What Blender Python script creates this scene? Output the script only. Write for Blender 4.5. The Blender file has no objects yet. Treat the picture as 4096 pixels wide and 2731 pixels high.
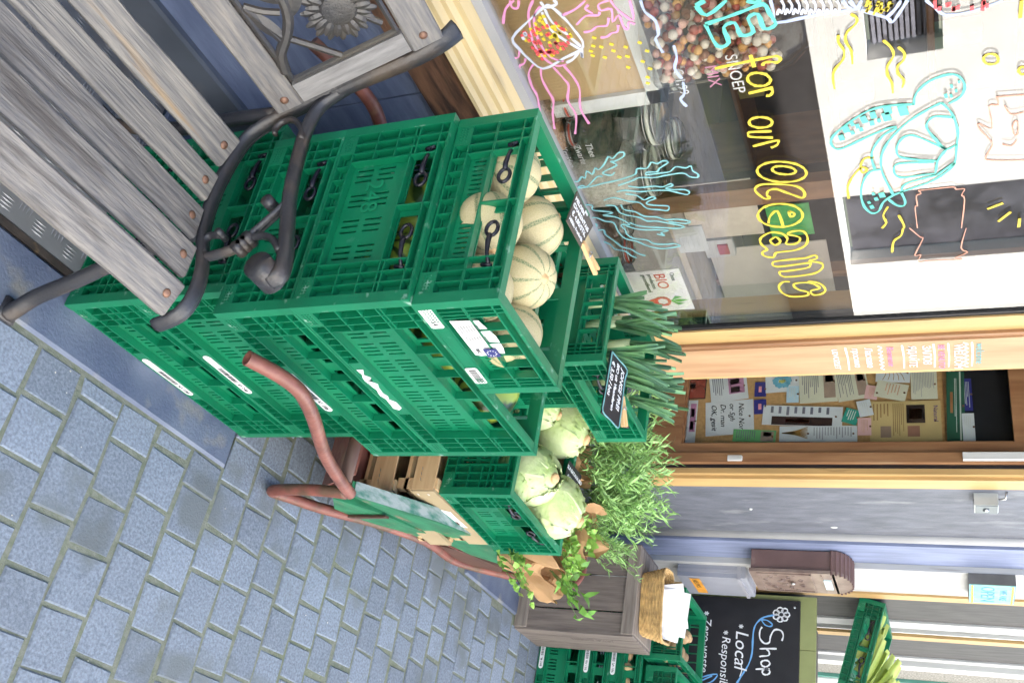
import bpy, bmesh, math, random
from mathutils import Vector, Matrix, Quaternion
random.seed(11)
R = math.radians; PI = math.pi
scene = bpy.context.scene
COL = scene.collection
# ---------------------------------------------------------------- camera
cam_d = bpy.data.cameras.new("camera"); cam = bpy.data.objects.new("camera", cam_d); COL.objects.link(cam)
cam_d.sensor_width = 36; cam_d.lens = 34.345; cam_d.clip_start = .02; cam_d.clip_end = 400
cam.matrix_world = Matrix([[0.362014, -0.515497, -0.776665, 0.0], [0.167432, 0.855585, -0.489837, 0.0], [0.917013, 0.047289, 0.396045, 1.562706], [0, 0, 0, 1]])
scene.camera = cam
# ---------------------------------------------------------------- light
SUN_EL, SUN_AZ = R(54), R(14)      # azimuth measured from +Y towards +X
world = bpy.data.worlds.new("World"); scene.world = world; world.use_nodes = True
wn = world.node_tree; wn.nodes.clear()
sky = wn.nodes.new('ShaderNodeTexSky'); sky.sky_type = 'NISHITA'; sky.sun_disc = False
sky.sun_elevation = SUN_EL; sky.sun_rotation = SUN_AZ
bg = wn.nodes.new('ShaderNodeBackground'); bg.inputs['Strength'].default_value = .09
wo = wn.nodes.new('ShaderNodeOutputWorld')
wn.links.new(sky.outputs[0], bg.inputs[0]); wn.links.new(bg.outputs[0], wo.inputs[0])
sl = bpy.data.lights.new("sun", 'SUN'); sl.energy = 5.0; sl.angle = R(.5); sl.color = (1, .96, .90)
so = bpy.data.objects.new("sun", sl); COL.objects.link(so); so.location = (0, 10, 12)
sd = Vector((math.sin(SUN_AZ)*math.cos(SUN_EL), math.cos(SUN_AZ)*math.cos(SUN_EL), math.sin(SUN_EL)))
so.rotation_euler = sd.to_track_quat('Z', 'Y').to_euler()
scene.view_settings.view_transform = 'Standard'; scene.view_settings.look = 'None'
scene.view_settings.exposure = 2.82; scene.view_settings.gamma = 1
scene.render.engine = 'CYCLES'
cy = scene.cycles
cy.use_denoising = True; cy.max_bounces = 9; cy.diffuse_bounces = 4; cy.transparent_max_bounces = 16
cy.glossy_bounces = 3; cy.transmission_bounces = 4
cy.sample_clamp_indirect = 6; cy.caustics_reflective = False; cy.caustics_refractive = False
# ---------------------------------------------------------------- materials
def srgb(r, g, b):
    f = lambda c: (c/255/12.92) if c/255 <= .04045 else ((c/255+.055)/1.055)**2.4
    return (f(r), f(g), f(b))
MATS = {}
def mat(name, col, rough=.6, var=.15, scale=12, bump=0, bscale=60, metal=0, col2=None, stretch=None, detail=4, spec=.5, bdist=.003, thr=None, col3=None, scale3=3, amt3=.5, island=0):
    if name in MATS: return MATS[name]
    m = bpy.data.materials.new(name); m.use_nodes = True; n = m.node_tree; N = n.nodes; L = n.links
    b = N['Principled BSDF']; b.inputs['Roughness'].default_value = rough; b.inputs['Metallic'].default_value = metal
    b.inputs['Specular IOR Level'].default_value = spec
    tc = N.new('ShaderNodeTexCoord'); mp = N.new('ShaderNodeMapping'); L.new(tc.outputs['Object'], mp.inputs[0])
    if stretch: mp.inputs['Scale'].default_value = stretch
    nz = N.new('ShaderNodeTexNoise'); nz.inputs['Scale'].default_value = scale; nz.inputs['Detail'].default_value = detail
    L.new(mp.outputs[0], nz.inputs['Vector'])
    rp = N.new('ShaderNodeValToRGB'); L.new(nz.outputs[0], rp.inputs[0])
    c2 = col2 if col2 else tuple(c*(1-var) for c in col); c1 = col if col2 else tuple(min(1, c*(1+var)) for c in col)
    lo, hi = thr if thr else (.35, .65)
    rp.color_ramp.elements[0].position = lo; rp.color_ramp.elements[1].position = hi
    rp.color_ramp.elements[0].color = (*c2, 1); rp.color_ramp.elements[1].color = (*c1, 1)
    out = rp.outputs[0]
    if col3:
        n3 = N.new('ShaderNodeTexNoise'); n3.inputs['Scale'].default_value = scale3; n3.inputs['Detail'].default_value = 5
        L.new(mp.outputs[0], n3.inputs['Vector'])
        r3 = N.new('ShaderNodeValToRGB'); r3.color_ramp.elements[0].position = 1-amt3; r3.color_ramp.elements[1].position = min(1, 1-amt3+.12)
        L.new(n3.outputs[0], r3.inputs[0])
        mx = N.new('ShaderNodeMixRGB'); mx.inputs[2].default_value = (*col3, 1); L.new(r3.outputs[0], mx.inputs[0]); L.new(out, mx.inputs[1]); out = mx.outputs[0]
    if island:
        g = N.new('ShaderNodeNewGeometry'); hs = N.new('ShaderNodeHueSaturation'); ma = N.new('ShaderNodeMapRange')
        ma.inputs['To Min'].default_value = 1-island; ma.inputs['To Max'].default_value = 1+island
        L.new(g.outputs['Random Per Island'], ma.inputs[0]); L.new(ma.outputs[0], hs.inputs['Value']); L.new(out, hs.inputs['Color']); out = hs.outputs[0]
    L.new(out, b.inputs['Base Color'])
    if bump:
        nb = N.new('ShaderNodeTexNoise'); nb.inputs['Scale'].default_value = bscale; nb.inputs['Detail'].default_value = 5
        L.new(mp.outputs[0], nb.inputs['Vector'])
        bm = N.new('ShaderNodeBump'); bm.inputs['Strength'].default_value = bump; bm.inputs['Distance'].default_value = bdist
        L.new(nb.outputs[0], bm.inputs['Height']); L.new(bm.outputs[0], b.inputs['Normal'])
    MATS[name] = m; return m
def glassmat(name, tint=(1, 1, 1), ior=1.5, rough=.0, boost=1.0):
    if name in MATS: return MATS[name]
    m = bpy.data.materials.new(name); m.use_nodes = True; N = m.node_tree.nodes; L = m.node_tree.links
    N.clear(); o = N.new('ShaderNodeOutputMaterial'); mx = N.new('ShaderNodeMixShader')
    t = N.new('ShaderNodeBsdfTransparent'); t.inputs[0].default_value = (*tint, 1)
    g = N.new('ShaderNodeBsdfGlossy'); g.inputs['Roughness'].default_value = rough
    f = N.new('ShaderNodeFresnel'); f.inputs[0].default_value = ior
    mu = N.new('ShaderNodeMath'); mu.operation = 'MULTIPLY'; mu.use_clamp = True; mu.inputs[1].default_value = boost
    ge = N.new('ShaderNodeNewGeometry'); mr = N.new('ShaderNodeMapRange'); mr.inputs['To Min'].default_value = ior; mr.inputs['To Max'].default_value = 1/ior
    L.new(ge.outputs['Backfacing'], mr.inputs[0]); L.new(mr.outputs[0], f.inputs[0]); L.new(f.outputs[0], mu.inputs[0]); L.new(mu.outputs[0], mx.inputs[0]); L.new(t.outputs[0], mx.inputs[1]); L.new(g.outputs[0], mx.inputs[2]); L.new(mx.outputs[0], o.inputs[0])
    MATS[name] = m; return m
def ribbed(name, c1, c2, ribs, width, dist=.0, nscale=20, bump=.3, rough=.55, netscale=60, net=None):
    """fruit skin with meridian stripes about local Z"""
    m = bpy.data.materials.new(name); m.use_nodes = True; N = m.node_tree.nodes; L = m.node_tree.links
    b = N['Principled BSDF']; b.inputs['Roughness'].default_value = rough
    tc = N.new('ShaderNodeTexCoord'); nz = N.new('ShaderNodeTexNoise'); nz.inputs['Scale'].default_value = nscale; nz.inputs['Detail'].default_value = 3
    L.new(tc.outputs['Object'], nz.inputs[0])
    gr = N.new('ShaderNodeTexGradient'); gr.gradient_type = 'RADIAL'; L.new(tc.outputs['Object'], gr.inputs[0])
    def M(op, a, bb):
        x = N.new('ShaderNodeMath'); x.operation = op
        for i, v in enumerate((a, bb)):
            if v is None: continue
            if isinstance(v, (int, float)): x.inputs[i].default_value = v
            else: L.new(v, x.inputs[i])
        return x.outputs[0]
    a = M('MULTIPLY', gr.outputs['Fac'], float(ribs)); a = M('ADD', a, M('MULTIPLY', nz.outputs[0], dist)); a = M('FRACT', a, None)
    a = M('ABSOLUTE', M('SUBTRACT', a, .5), None)
    r = N.new('ShaderNodeValToRGB'); r.color_ramp.elements[0].position = width*.5; r.color_ramp.elements[1].position = width
    r.color_ramp.elements[0].color = (*c2, 1); r.color_ramp.elements[1].color = (*c1, 1); L.new(a, r.inputs[0]); out = r.outputs[0]
    if net:
        v = N.new('ShaderNodeTexVoronoi'); v.feature = 'DISTANCE_TO_EDGE'; v.inputs['Scale'].default_value = netscale
        nd = N.new('ShaderNodeVectorMath'); nd.operation = 'ADD'; sc = N.new('ShaderNodeVectorMath'); sc.operation = 'SCALE'; sc.inputs['Scale'].default_value = .02
        L.new(nz.outputs['Color'], sc.inputs[0]); L.new(tc.outputs['Object'], nd.inputs[0]); L.new(sc.outputs[0], nd.inputs[1]); L.new(nd.outputs[0], v.inputs['Vector'])
        vr = N.new('ShaderNodeValToRGB'); vr.color_ramp.elements[0].position = .03; vr.color_ramp.elements[1].position = .12
        vr.color_ramp.elements[0].color = (1, 1, 1, 1); vr.color_ramp.elements[1].color = (0, 0, 0, 1); L.new(v.outputs[0], vr.inputs[0])
        mx = N.new('ShaderNodeMixRGB'); mx.inputs[2].default_value = (*net, 1); L.new(M('MULTIPLY', vr.outputs[0], .55), mx.inputs[0]); L.new(out, mx.inputs[1]); out = mx.outputs[0]
        bp = N.new('ShaderNodeBump'); bp.inputs['Strength'].default_value = bump; bp.inputs['Distance'].default_value = .002; L.new(vr.outputs[0], bp.inputs['Height']); L.new(bp.outputs[0], b.inputs['Normal'])
    L.new(out, b.inputs['Base Color']); MATS[name] = m; return m

green = mat('green_plastic', (.003, .155, .07), .34, .16, 5, .12, 90, col3=(.08, .27, .18), scale3=30, amt3=.33, spec=.5)
green_rim = mat('green_plastic_worn_highlight_rim', (.004, .165, .075), .42, .15, 9, .12, 90, col3=(.26, .42, .34), scale3=38, amt3=.38)  # scuffed rim plastic; the lighter green also paints in the edge highlights
black = mat('black_plastic', (.008, .008, .016), .35, .2)
white = mat('white_paint', (.62, .62, .60), .5, .08, 5, .15, 40, stretch=(4, 4, .6), col3=(.36, .34, .31), scale3=6, amt3=.38)
label_m = mat('label_paper', (.78, .78, .78), .5, .04)
ink = mat('label_ink', (.02, .02, .025), .6, .1)
iron = mat('cast_iron', (.026, .026, .031), .40, .2, 9, .35, 120, col3=(.075, .055, .042), scale3=7, amt3=.48, spec=.6)
oldwood = mat('weathered_wood', (.25, .228, .205), .85, .1, 26, .7, 40, col2=(.125, .122, .128), stretch=(.6, 5, 5), thr=(.30, .70), col3=(.095, .085, .08), scale3=7, amt3=.46, detail=8, bdist=.004)
oldwood_y = mat('weathered_wood_yellow', (.27, .248, .22), .85, .1, 26, .7, 40, col2=(.13, .125, .125), stretch=(.35, 5, 5), thr=(.33, .66), col3=(.36, .23, .10), scale3=4.5, amt3=.42, detail=8, bdist=.004)
greywood = mat('grey_box_wood', (.22, .185, .16), .8, .1, 9, .4, 30, col2=(.12, .10, .09), stretch=(8, 8, .7), thr=(.3, .7), detail=8)
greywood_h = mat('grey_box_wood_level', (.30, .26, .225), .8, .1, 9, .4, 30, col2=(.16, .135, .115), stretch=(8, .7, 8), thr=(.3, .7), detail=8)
palewood = mat('pale_crate_wood', (.62, .43, .24), .7, .1, 9, .3, 40, col2=(.48, .30, .15), stretch=(6, .6, 8), thr=(.3, .7), detail=6)
beamwood = mat('distressed_beam', (.20, .10, .055), .6, .1, 7, .4, 40, col2=(.035, .02, .016), stretch=(.7, 5, 5), thr=(.40, .6), col3=(.33, .25, .2), scale3=4, amt3=.36, detail=8)
postwood = mat('pink_pine', (.50, .31, .17), .55, .1, 6, .15, 40, col2=(.38, .21, .105), stretch=(5, 5, .6), thr=(.3, .7), detail=6, col3=(.32, .16, .08), scale3=3, amt3=.37)
doorwood = mat('orange_door_wood', (.34, .18, .085), .5, .1, 6, .3, 40, col2=(.21, .095, .042), col3=(.36, .24, .14), scale3=5, amt3=.36, stretch=(6, 6, .6), thr=(.3, .7), detail=6)
yellow = mat('yellow_frame_paint', (.50, .32, .13), .5, .12, 4, .2, 30, stretch=(4, 4, .6), col3=(.24, .14, .06), scale3=6, amt3=.37, detail=7)
cream = mat('cream_sill_paint', (.66, .51, .27), .45, .1, 4, .2, 30, stretch=(.6, 4, 4), col3=(.42, .33, .2), scale3=6, amt3=.38, detail=7)
greylight = mat('light_grey_paint', (.36, .36, .37), .5, .08, 4, .1, 30)
blackgum = mat('black_rubber', (.008, .008, .012), .4, .2)
def tooled(name, col, col2, st, bump=.55):
    return mat(name, col, .6, .1, 5, bump, 26, col2=col2, stretch=st, thr=(.3, .7), detail=7, bdist=.003)
blue_stone = tooled('tooled_bluestone', (.17, .21, .32), (.10, .125, .21), (1.2, 8, 8))
blue_stone_v = mat('tooled_bluestone_pillar', (.14, .15, .185), .6, .1, 5, .5, 40, col2=(.085, .093, .115), stretch=(6, 6, 1.6), thr=(.32, .66), detail=9, bdist=.003, col3=(.20, .21, .23), scale3=3, amt3=.42)
smooth_stone = mat('smooth_bluestone', (.10, .115, .145), .42, .2, 5, .1, 80, col3=(.2, .2, .19), scale3=3, amt3=.40)
kerb_stone = mat('kerb_bluestone', (.075, .098, .165), .5, .1, 7, .5, 160, col2=(.15, .18, .245), thr=(.30, .66), detail=10, col3=(.21, .21, .205), scale3=9, amt3=.42)
sett = mat('grey_setts', (.215, .255, .315), .8, .1, 150, .6, 200, col2=(.125, .15, .19), thr=(.32, .68), detail=6, island=.15, bdist=.002, col3=(.13, .15, .165), scale3=5, amt3=.46)
mortar = mat('sandy_mortar', (.19, .20, .165), .9, .1, 60, .6, 200, col2=(.125, .145, .10), thr=(.3, .7), col3=(.16, .185, .095), scale3=1.5, amt3=.45)
rust = mat('rusty_red_paint', (.20, .068, .05), .5, .2, 11, .45, 70, col3=(.12, .065, .04), scale3=13, amt3=.50, detail=7)
rust_dark = mat('dark_rusty_tube', (.09, .042, .028), .55, .2, 9, .25, 60)
oldgreen = mat('worn_green_paint', (.02, .17, .075), .5, .25, 8, .3, 50, stretch=(1, 4, 4), col3=(.24, .17, .10), scale3=9, amt3=.40, detail=7)
oldgreen_top = mat('worn_plank_top', (.28, .33, .33), .7, .15, 18, .5, 60, col2=(.04, .16, .12), stretch=(1, 3, 3), thr=(.35, .6))
steel = mat('tread_plate_steel', (.24, .25, .275), .38, .12, 5, .15, 60, metal=.35, col3=(.22, .2, .19), scale3=4, amt3=.42)
wicker = mat('wicker', (.52, .34, .14), .6, .25, 40, .3, 80)
kraft = mat('kraft_paper', (.50, .30, .15), .7, .1, 5, .3, 14, bdist=.008)
leaf_a = mat('herb_leaf', (.16, .36, .06), .5, .25, 8, island=.3)
leaf_b = mat('herb_leaf_pale', (.26, .47, .09), .5, .2, 8, island=.25)
leaf_c = mat('tarragon_leaf', (.30, .52, .17), .5, .2, 8, island=.3)
lett = mat('lettuce_leaf', (.60, .67, .38), .4, .1, 9, .8, 50, col2=(.40, .54, .18), bdist=.005, detail=6)
lett_w = mat('lettuce_rib', (.62, .71, .38), .4, .08, 12, .3, 40)
leekg = mat('leek_green', (.16, .36, .11), .42, .1, 6, .15, 60, col2=(.13, .27, .17), stretch=(1, 1, 1), island=.28)
pin_wood = mat('clothespin_wood', (.70, .45, .22), .55, .1, 20, stretch=(1, 1, 1))
wire = mat('wire', (.5, .5, .5), .3, .05, metal=1)
slate = mat('slate_black', (.014, .014, .018), .55, .2)
slate_b = mat('slate_brown', (.085, .07, .06), .6, .1)
chalk = mat('chalk_white', (.80, .82, .85), .8, .05)
chalk_blue = mat('chalk_blue', (.16, .40, .75), .8, .05)
potato = mat('potato_skin', (.55, .36, .19), .7, .15, 12, .2, 60)
PAINT = {'yellow': mat('paint_yellow', (.60, .46, .03), .5, .05), 'turq': mat('paint_turquoise', (.09, .46, .38), .5, .05), 'pink': mat('paint_pink', (.60, .24, .42), .5, .05),
 'white': mat('paint_white', (.48, .50, .58), .5, .05), 'blue': mat('paint_pale_blue', (.34, .39, .55), .5, .05), 'orange': mat('paint_orange', (.55, .26, .18), .5, .05),
 'red': mat('paint_red', (.6, .07, .08), .5, .05), 'coral': mat('paint_aqua', (.17, .40, .42), .5, .05)}
window_glass = glassmat('window_glass', (.99, .985, .97), 1.5, 0, 2.6)
jar_glass = glassmat('jar_glass', (.965, .975, .97), 1.45, .02, 1.2)
# ---------------------------------------------------------------- mesh helpers
class MB:
    def __init__(s): s.v = []; s.f = []; s.m = []; s.cur = 0
    def face(s, idx): s.f.append(idx); s.m.append(s.cur)
    def add(s, vs, fs):
        b = len(s.v); s.v += [tuple(v) for v in vs]
        for f in fs: s.face(tuple(b+i for i in f))
    def box(s, x0, x1, y0, y1, z0, z1):
        s.add([(x0, y0, z0), (x1, y0, z0), (x1, y1, z0), (x0, y1, z0), (x0, y0, z1), (x1, y0, z1), (x1, y1, z1), (x0, y1, z1)],
              [(0, 3, 2, 1), (4, 5, 6, 7), (0, 1, 5, 4), (1, 2, 6, 5), (2, 3, 7, 6), (3, 0, 4, 7)])
    def boxm(s, M, x0, x1, y0, y1, z0, z1):
        p = [(x0, y0, z0), (x1, y0, z0), (x1, y1, z0), (x0, y1, z0), (x0, y0, z1), (x1, y0, z1), (x1, y1, z1), (x0, y1, z1)]
        s.add([M @ Vector(q) for q in p], [(0, 3, 2, 1), (4, 5, 6, 7), (0, 1, 5, 4), (1, 2, 6, 5), (2, 3, 7, 6), (3, 0, 4, 7)])
    def rbox(s, x0, x1, y0, y1, z0, z1, b=.004, jit=0):
        """box with chamfered upper edges"""
        j = lambda: random.uniform(-jit, jit)
        zs = z1-b
        lo = [(x0+j(), y0+j(), z0), (x1+j(), y0+j(), z0), (x1+j(), y1+j(), z0), (x0+j(), y1+j(), z0)]
        mid = [(p[0], p[1], zs) for p in lo]; sx = [1, -1, -1, 1]; sy = [1, 1, -1, -1]
        top = [(p[0]+b*sx[i], p[1]+b*sy[i], z1+j()*.5) for i, p in enumerate(lo)]
        s.add(lo+mid+top, [(0, 1, 5, 4), (1, 2, 6, 5), (2, 3, 7, 6), (3, 0, 4, 7), (4, 5, 9, 8), (5, 6, 10, 9), (6, 7, 11, 10), (7, 4, 8, 11), (8, 9, 10, 11)])
    def tube(s, pts, r, n=8, cap=True, flat=1.0, flatax=None):
        pts = [Vector(p) for p in pts]; rs = r if isinstance(r, (list, tuple)) else [r]*len(pts)
        b = len(s.v); prev = None
        for i, p in enumerate(pts):
            t = (pts[min(i+1, len(pts)-1)]-pts[max(i-1, 0)]).normalized()
            if prev is None:
                a = Vector((0, 0, 1)) if abs(t.z) < .9 else Vector((1, 0, 0))
                if flatax: a = Vector(flatax)
                u = (a - t*a.dot(t)).normalized()
            else: u = (prev - t*prev.dot(t)).normalized()
            prev = u; w = t.cross(u)
            for k in range(n):
                an = 2*PI*k/n; s.v.append(tuple(p+u*(math.cos(an)*rs[i]*flat)+w*(math.sin(an)*rs[i])))
        for i in range(len(pts)-1):
            for k in range(n):
                s.face((b+i*n+k, b+i*n+(k+1) % n, b+(i+1)*n+(k+1) % n, b+(i+1)*n+k))
        if cap: s.face(tuple(b+k for k in reversed(range(n)))); s.face(tuple(b+(len(pts)-1)*n+k for k in range(n)))
    def lathe(s, prof, n=20, M=None, cap=True):
        b = len(s.v); M = M or Matrix()
        for r, z in prof:
            for k in range(n): s.v.append(tuple(M @ Vector((r*math.cos(2*PI*k/n), r*math.sin(2*PI*k/n), z))))
        for i in range(len(prof)-1):
            for k in range(n): s.face((b+i*n+k, b+i*n+(k+1) % n, b+(i+1)*n+(k+1) % n, b+(i+1)*n+k))
        if cap: s.face(tuple(b+k for k in reversed(range(n)))); s.face(tuple(b+(len(prof)-1)*n+k for k in range(n)))
    def slab(s, q, t):
        """q: planar polygon (list of 3d points), t: offset vector"""
        q = [Vector(p) for p in q]; t = Vector(t); n = len(q)
        s.add(q+[p+t for p in q], [tuple(reversed(range(n))), tuple(range(n, 2*n))]+[(i, (i+1) % n, n+(i+1) % n, n+i) for i in range(n)])
    def panel(s, O, U, V, N, us, vs, hole, th):
        """sheet with holes: grid lines us, vs; hole(u,v) tells the empty cells"""
        O, U, V, N = map(Vector, (O, U, V, N)); nu, nv = len(us), len(vs); b = len(s.v)
        for k in (0, 1):
            for v in vs:
                for u in us: s.v.append(tuple(O+U*u+V*v-N*(th*k)))
        I = lambda i, j, k: b+k*nu*nv+j*nu+i
        keep = [[not hole((us[i]+us[i+1])/2, (vs[j]+vs[j+1])/2) for i in range(nu-1)] for j in range(nv-1)]
        K = lambda i, j: 0 <= i < nu-1 and 0 <= j < nv-1 and keep[j][i]
        for j in range(nv-1):
            for i in range(nu-1):
                if not keep[j][i]: continue
                s.face((I(i, j, 0), I(i+1, j, 0), I(i+1, j+1, 0), I(i, j+1, 0))); s.face((I(i, j+1, 1), I(i+1, j+1, 1), I(i+1, j, 1), I(i, j, 1)))
                if not K(i-1, j): s.face((I(i, j+1, 0), I(i, j+1, 1), I(i, j, 1), I(i, j, 0)))
                if not K(i+1, j): s.face((I(i+1, j, 0), I(i+1, j, 1), I(i+1, j+1, 1), I(i+1, j+1, 0)))
                if not K(i, j-1): s.face((I(i, j, 0), I(i, j, 1), I(i+1, j, 1), I(i+1, j, 0)))
                if not K(i, j+1): s.face((I(i+1, j+1, 0), I(i+1, j+1, 1), I(i, j+1, 1), I(i, j+1, 0)))
    def build(s, name, mats, parent=None, smooth=False, loc=None, rot=None):
        me = bpy.data.meshes.new(name); me.from_pydata(s.v, [], s.f)
        if not isinstance(mats, (list, tuple)): mats = [mats]
        for m in mats: me.materials.append(m)
        me.polygons.foreach_set('material_index', s.m)
        if smooth: me.polygons.foreach_set('use_smooth', [True]*len(s.f))
        me.update(); o = bpy.data.objects.new(name, me); COL.objects.link(o)
        if parent: o.parent = parent
        if loc: o.location = loc
        if rot: o.rotation_euler = rot
        return o
def tag(o, label=None, cat=None, group=None, kind=None):
    if label: o['label'] = label
    if cat: o['category'] = cat
    if group: o['group'] = group
    if kind: o['kind'] = kind
    return o
def empty(name, loc, label, cat, rz=0, group=None, rot=None):
    o = bpy.data.objects.new(name, None); COL.objects.link(o); o.location = loc
    o.rotation_euler = rot if rot else (0, 0, rz); o.empty_display_size = .05
    return tag(o, label, cat, group)
def copy_tree(o, parent=None):
    c = o.copy(); COL.objects.link(c); c.parent = parent
    for ch in list(o.children): copy_tree(ch, c)
    return c
def smooth_pts(pts, k=4):
    pts = [Vector(p) for p in pts]; out = []
    for i in range(len(pts)-1):
        p0, p1, p2, p3 = pts[max(i-1, 0)], pts[i], pts[i+1], pts[min(i+2, len(pts)-1)]
        for j in range(k):
            t = j/k; out.append(.5*((2*p1)+(p2-p0)*t+(2*p0-5*p1+4*p2-p3)*t*t+(3*p1-p0-3*p2+p3)*t**3))
    return out+[pts[-1]]
def ribbon(mb, pts, w, M, th=.0012):
    """flat painted stroke; pts are (u,v) in the frame M (x right, y up, z out)"""
    P = [Vector((p[0], p[1])) for p in pts]
    if len(P) > 2:
        q = smooth_pts([(p.x, p.y, 0) for p in P], 3); P = [Vector((a.x, a.y)) for a in q]
    n = len(P); vs = []
    for i, p in enumerate(P):
        t = P[min(i+1, n-1)]-P[max(i-1, 0)]
        t = t.normalized() if t.length > 1e-9 else Vector((1, 0)); nn = Vector((-t.y, t.x)); ww = w*.5*(1+.2*math.sin(i*1.7)+.16*math.sin(i*.63+n))
        for s in (1, -1): a = p+nn*ww*s; vs.append(M @ Vector((a.x, a.y, th))); vs.append(M @ Vector((a.x, a.y, 0)))
    fs = []
    for i in range(n-1):
        a, b = 4*i, 4*i+4
        fs += [(a, a+2, b+2, b), (a+1, a, b, b+1), (a+2, a+3, b+3, b+2)]
    fs += [(0, 1, 3, 2), (4*n-4, 4*n-2, 4*n-1, 4*n-3)]
    mb.add(vs, fs)
def text(s, size, M, mats, name, parent=None, align='LEFT', shear=0, bold=0, ext=.0004, wide=1):
    c = bpy.data.curves.new(name, 'FONT'); c.body = s; c.size = size; c.align_x = align; c.shear = shear; c.offset = bold; c.extrude = ext
    c.resolution_u = 3
    o = bpy.data.objects.new(name, c); COL.objects.link(o); dg = bpy.context.evaluated_depsgraph_get()
    me = bpy.data.meshes.new_from_object(o.evaluated_get(dg)); bpy.data.objects.remove(o); bpy.data.curves.remove(c)
    if wide != 1:
        for v in me.vertices: v.co.x *= wide
    me.transform(M); me.materials.clear(); me.materials.append(mats)
    me.name = name; o = bpy.data.objects.new(name, me); COL.objects.link(o)
    if parent: o.parent = parent
    return o
def frameM(O, U, V):
    U = Vector(U).normalized(); V = Vector(V); V = (V-U*V.dot(U)).normalized(); N = U.cross(V)
    return Matrix(((U.x, V.x, N.x, O[0]), (U.y, V.y, N.y, O[1]), (U.z, V.z, N.z, O[2]), (0, 0, 0, 1)))
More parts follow.
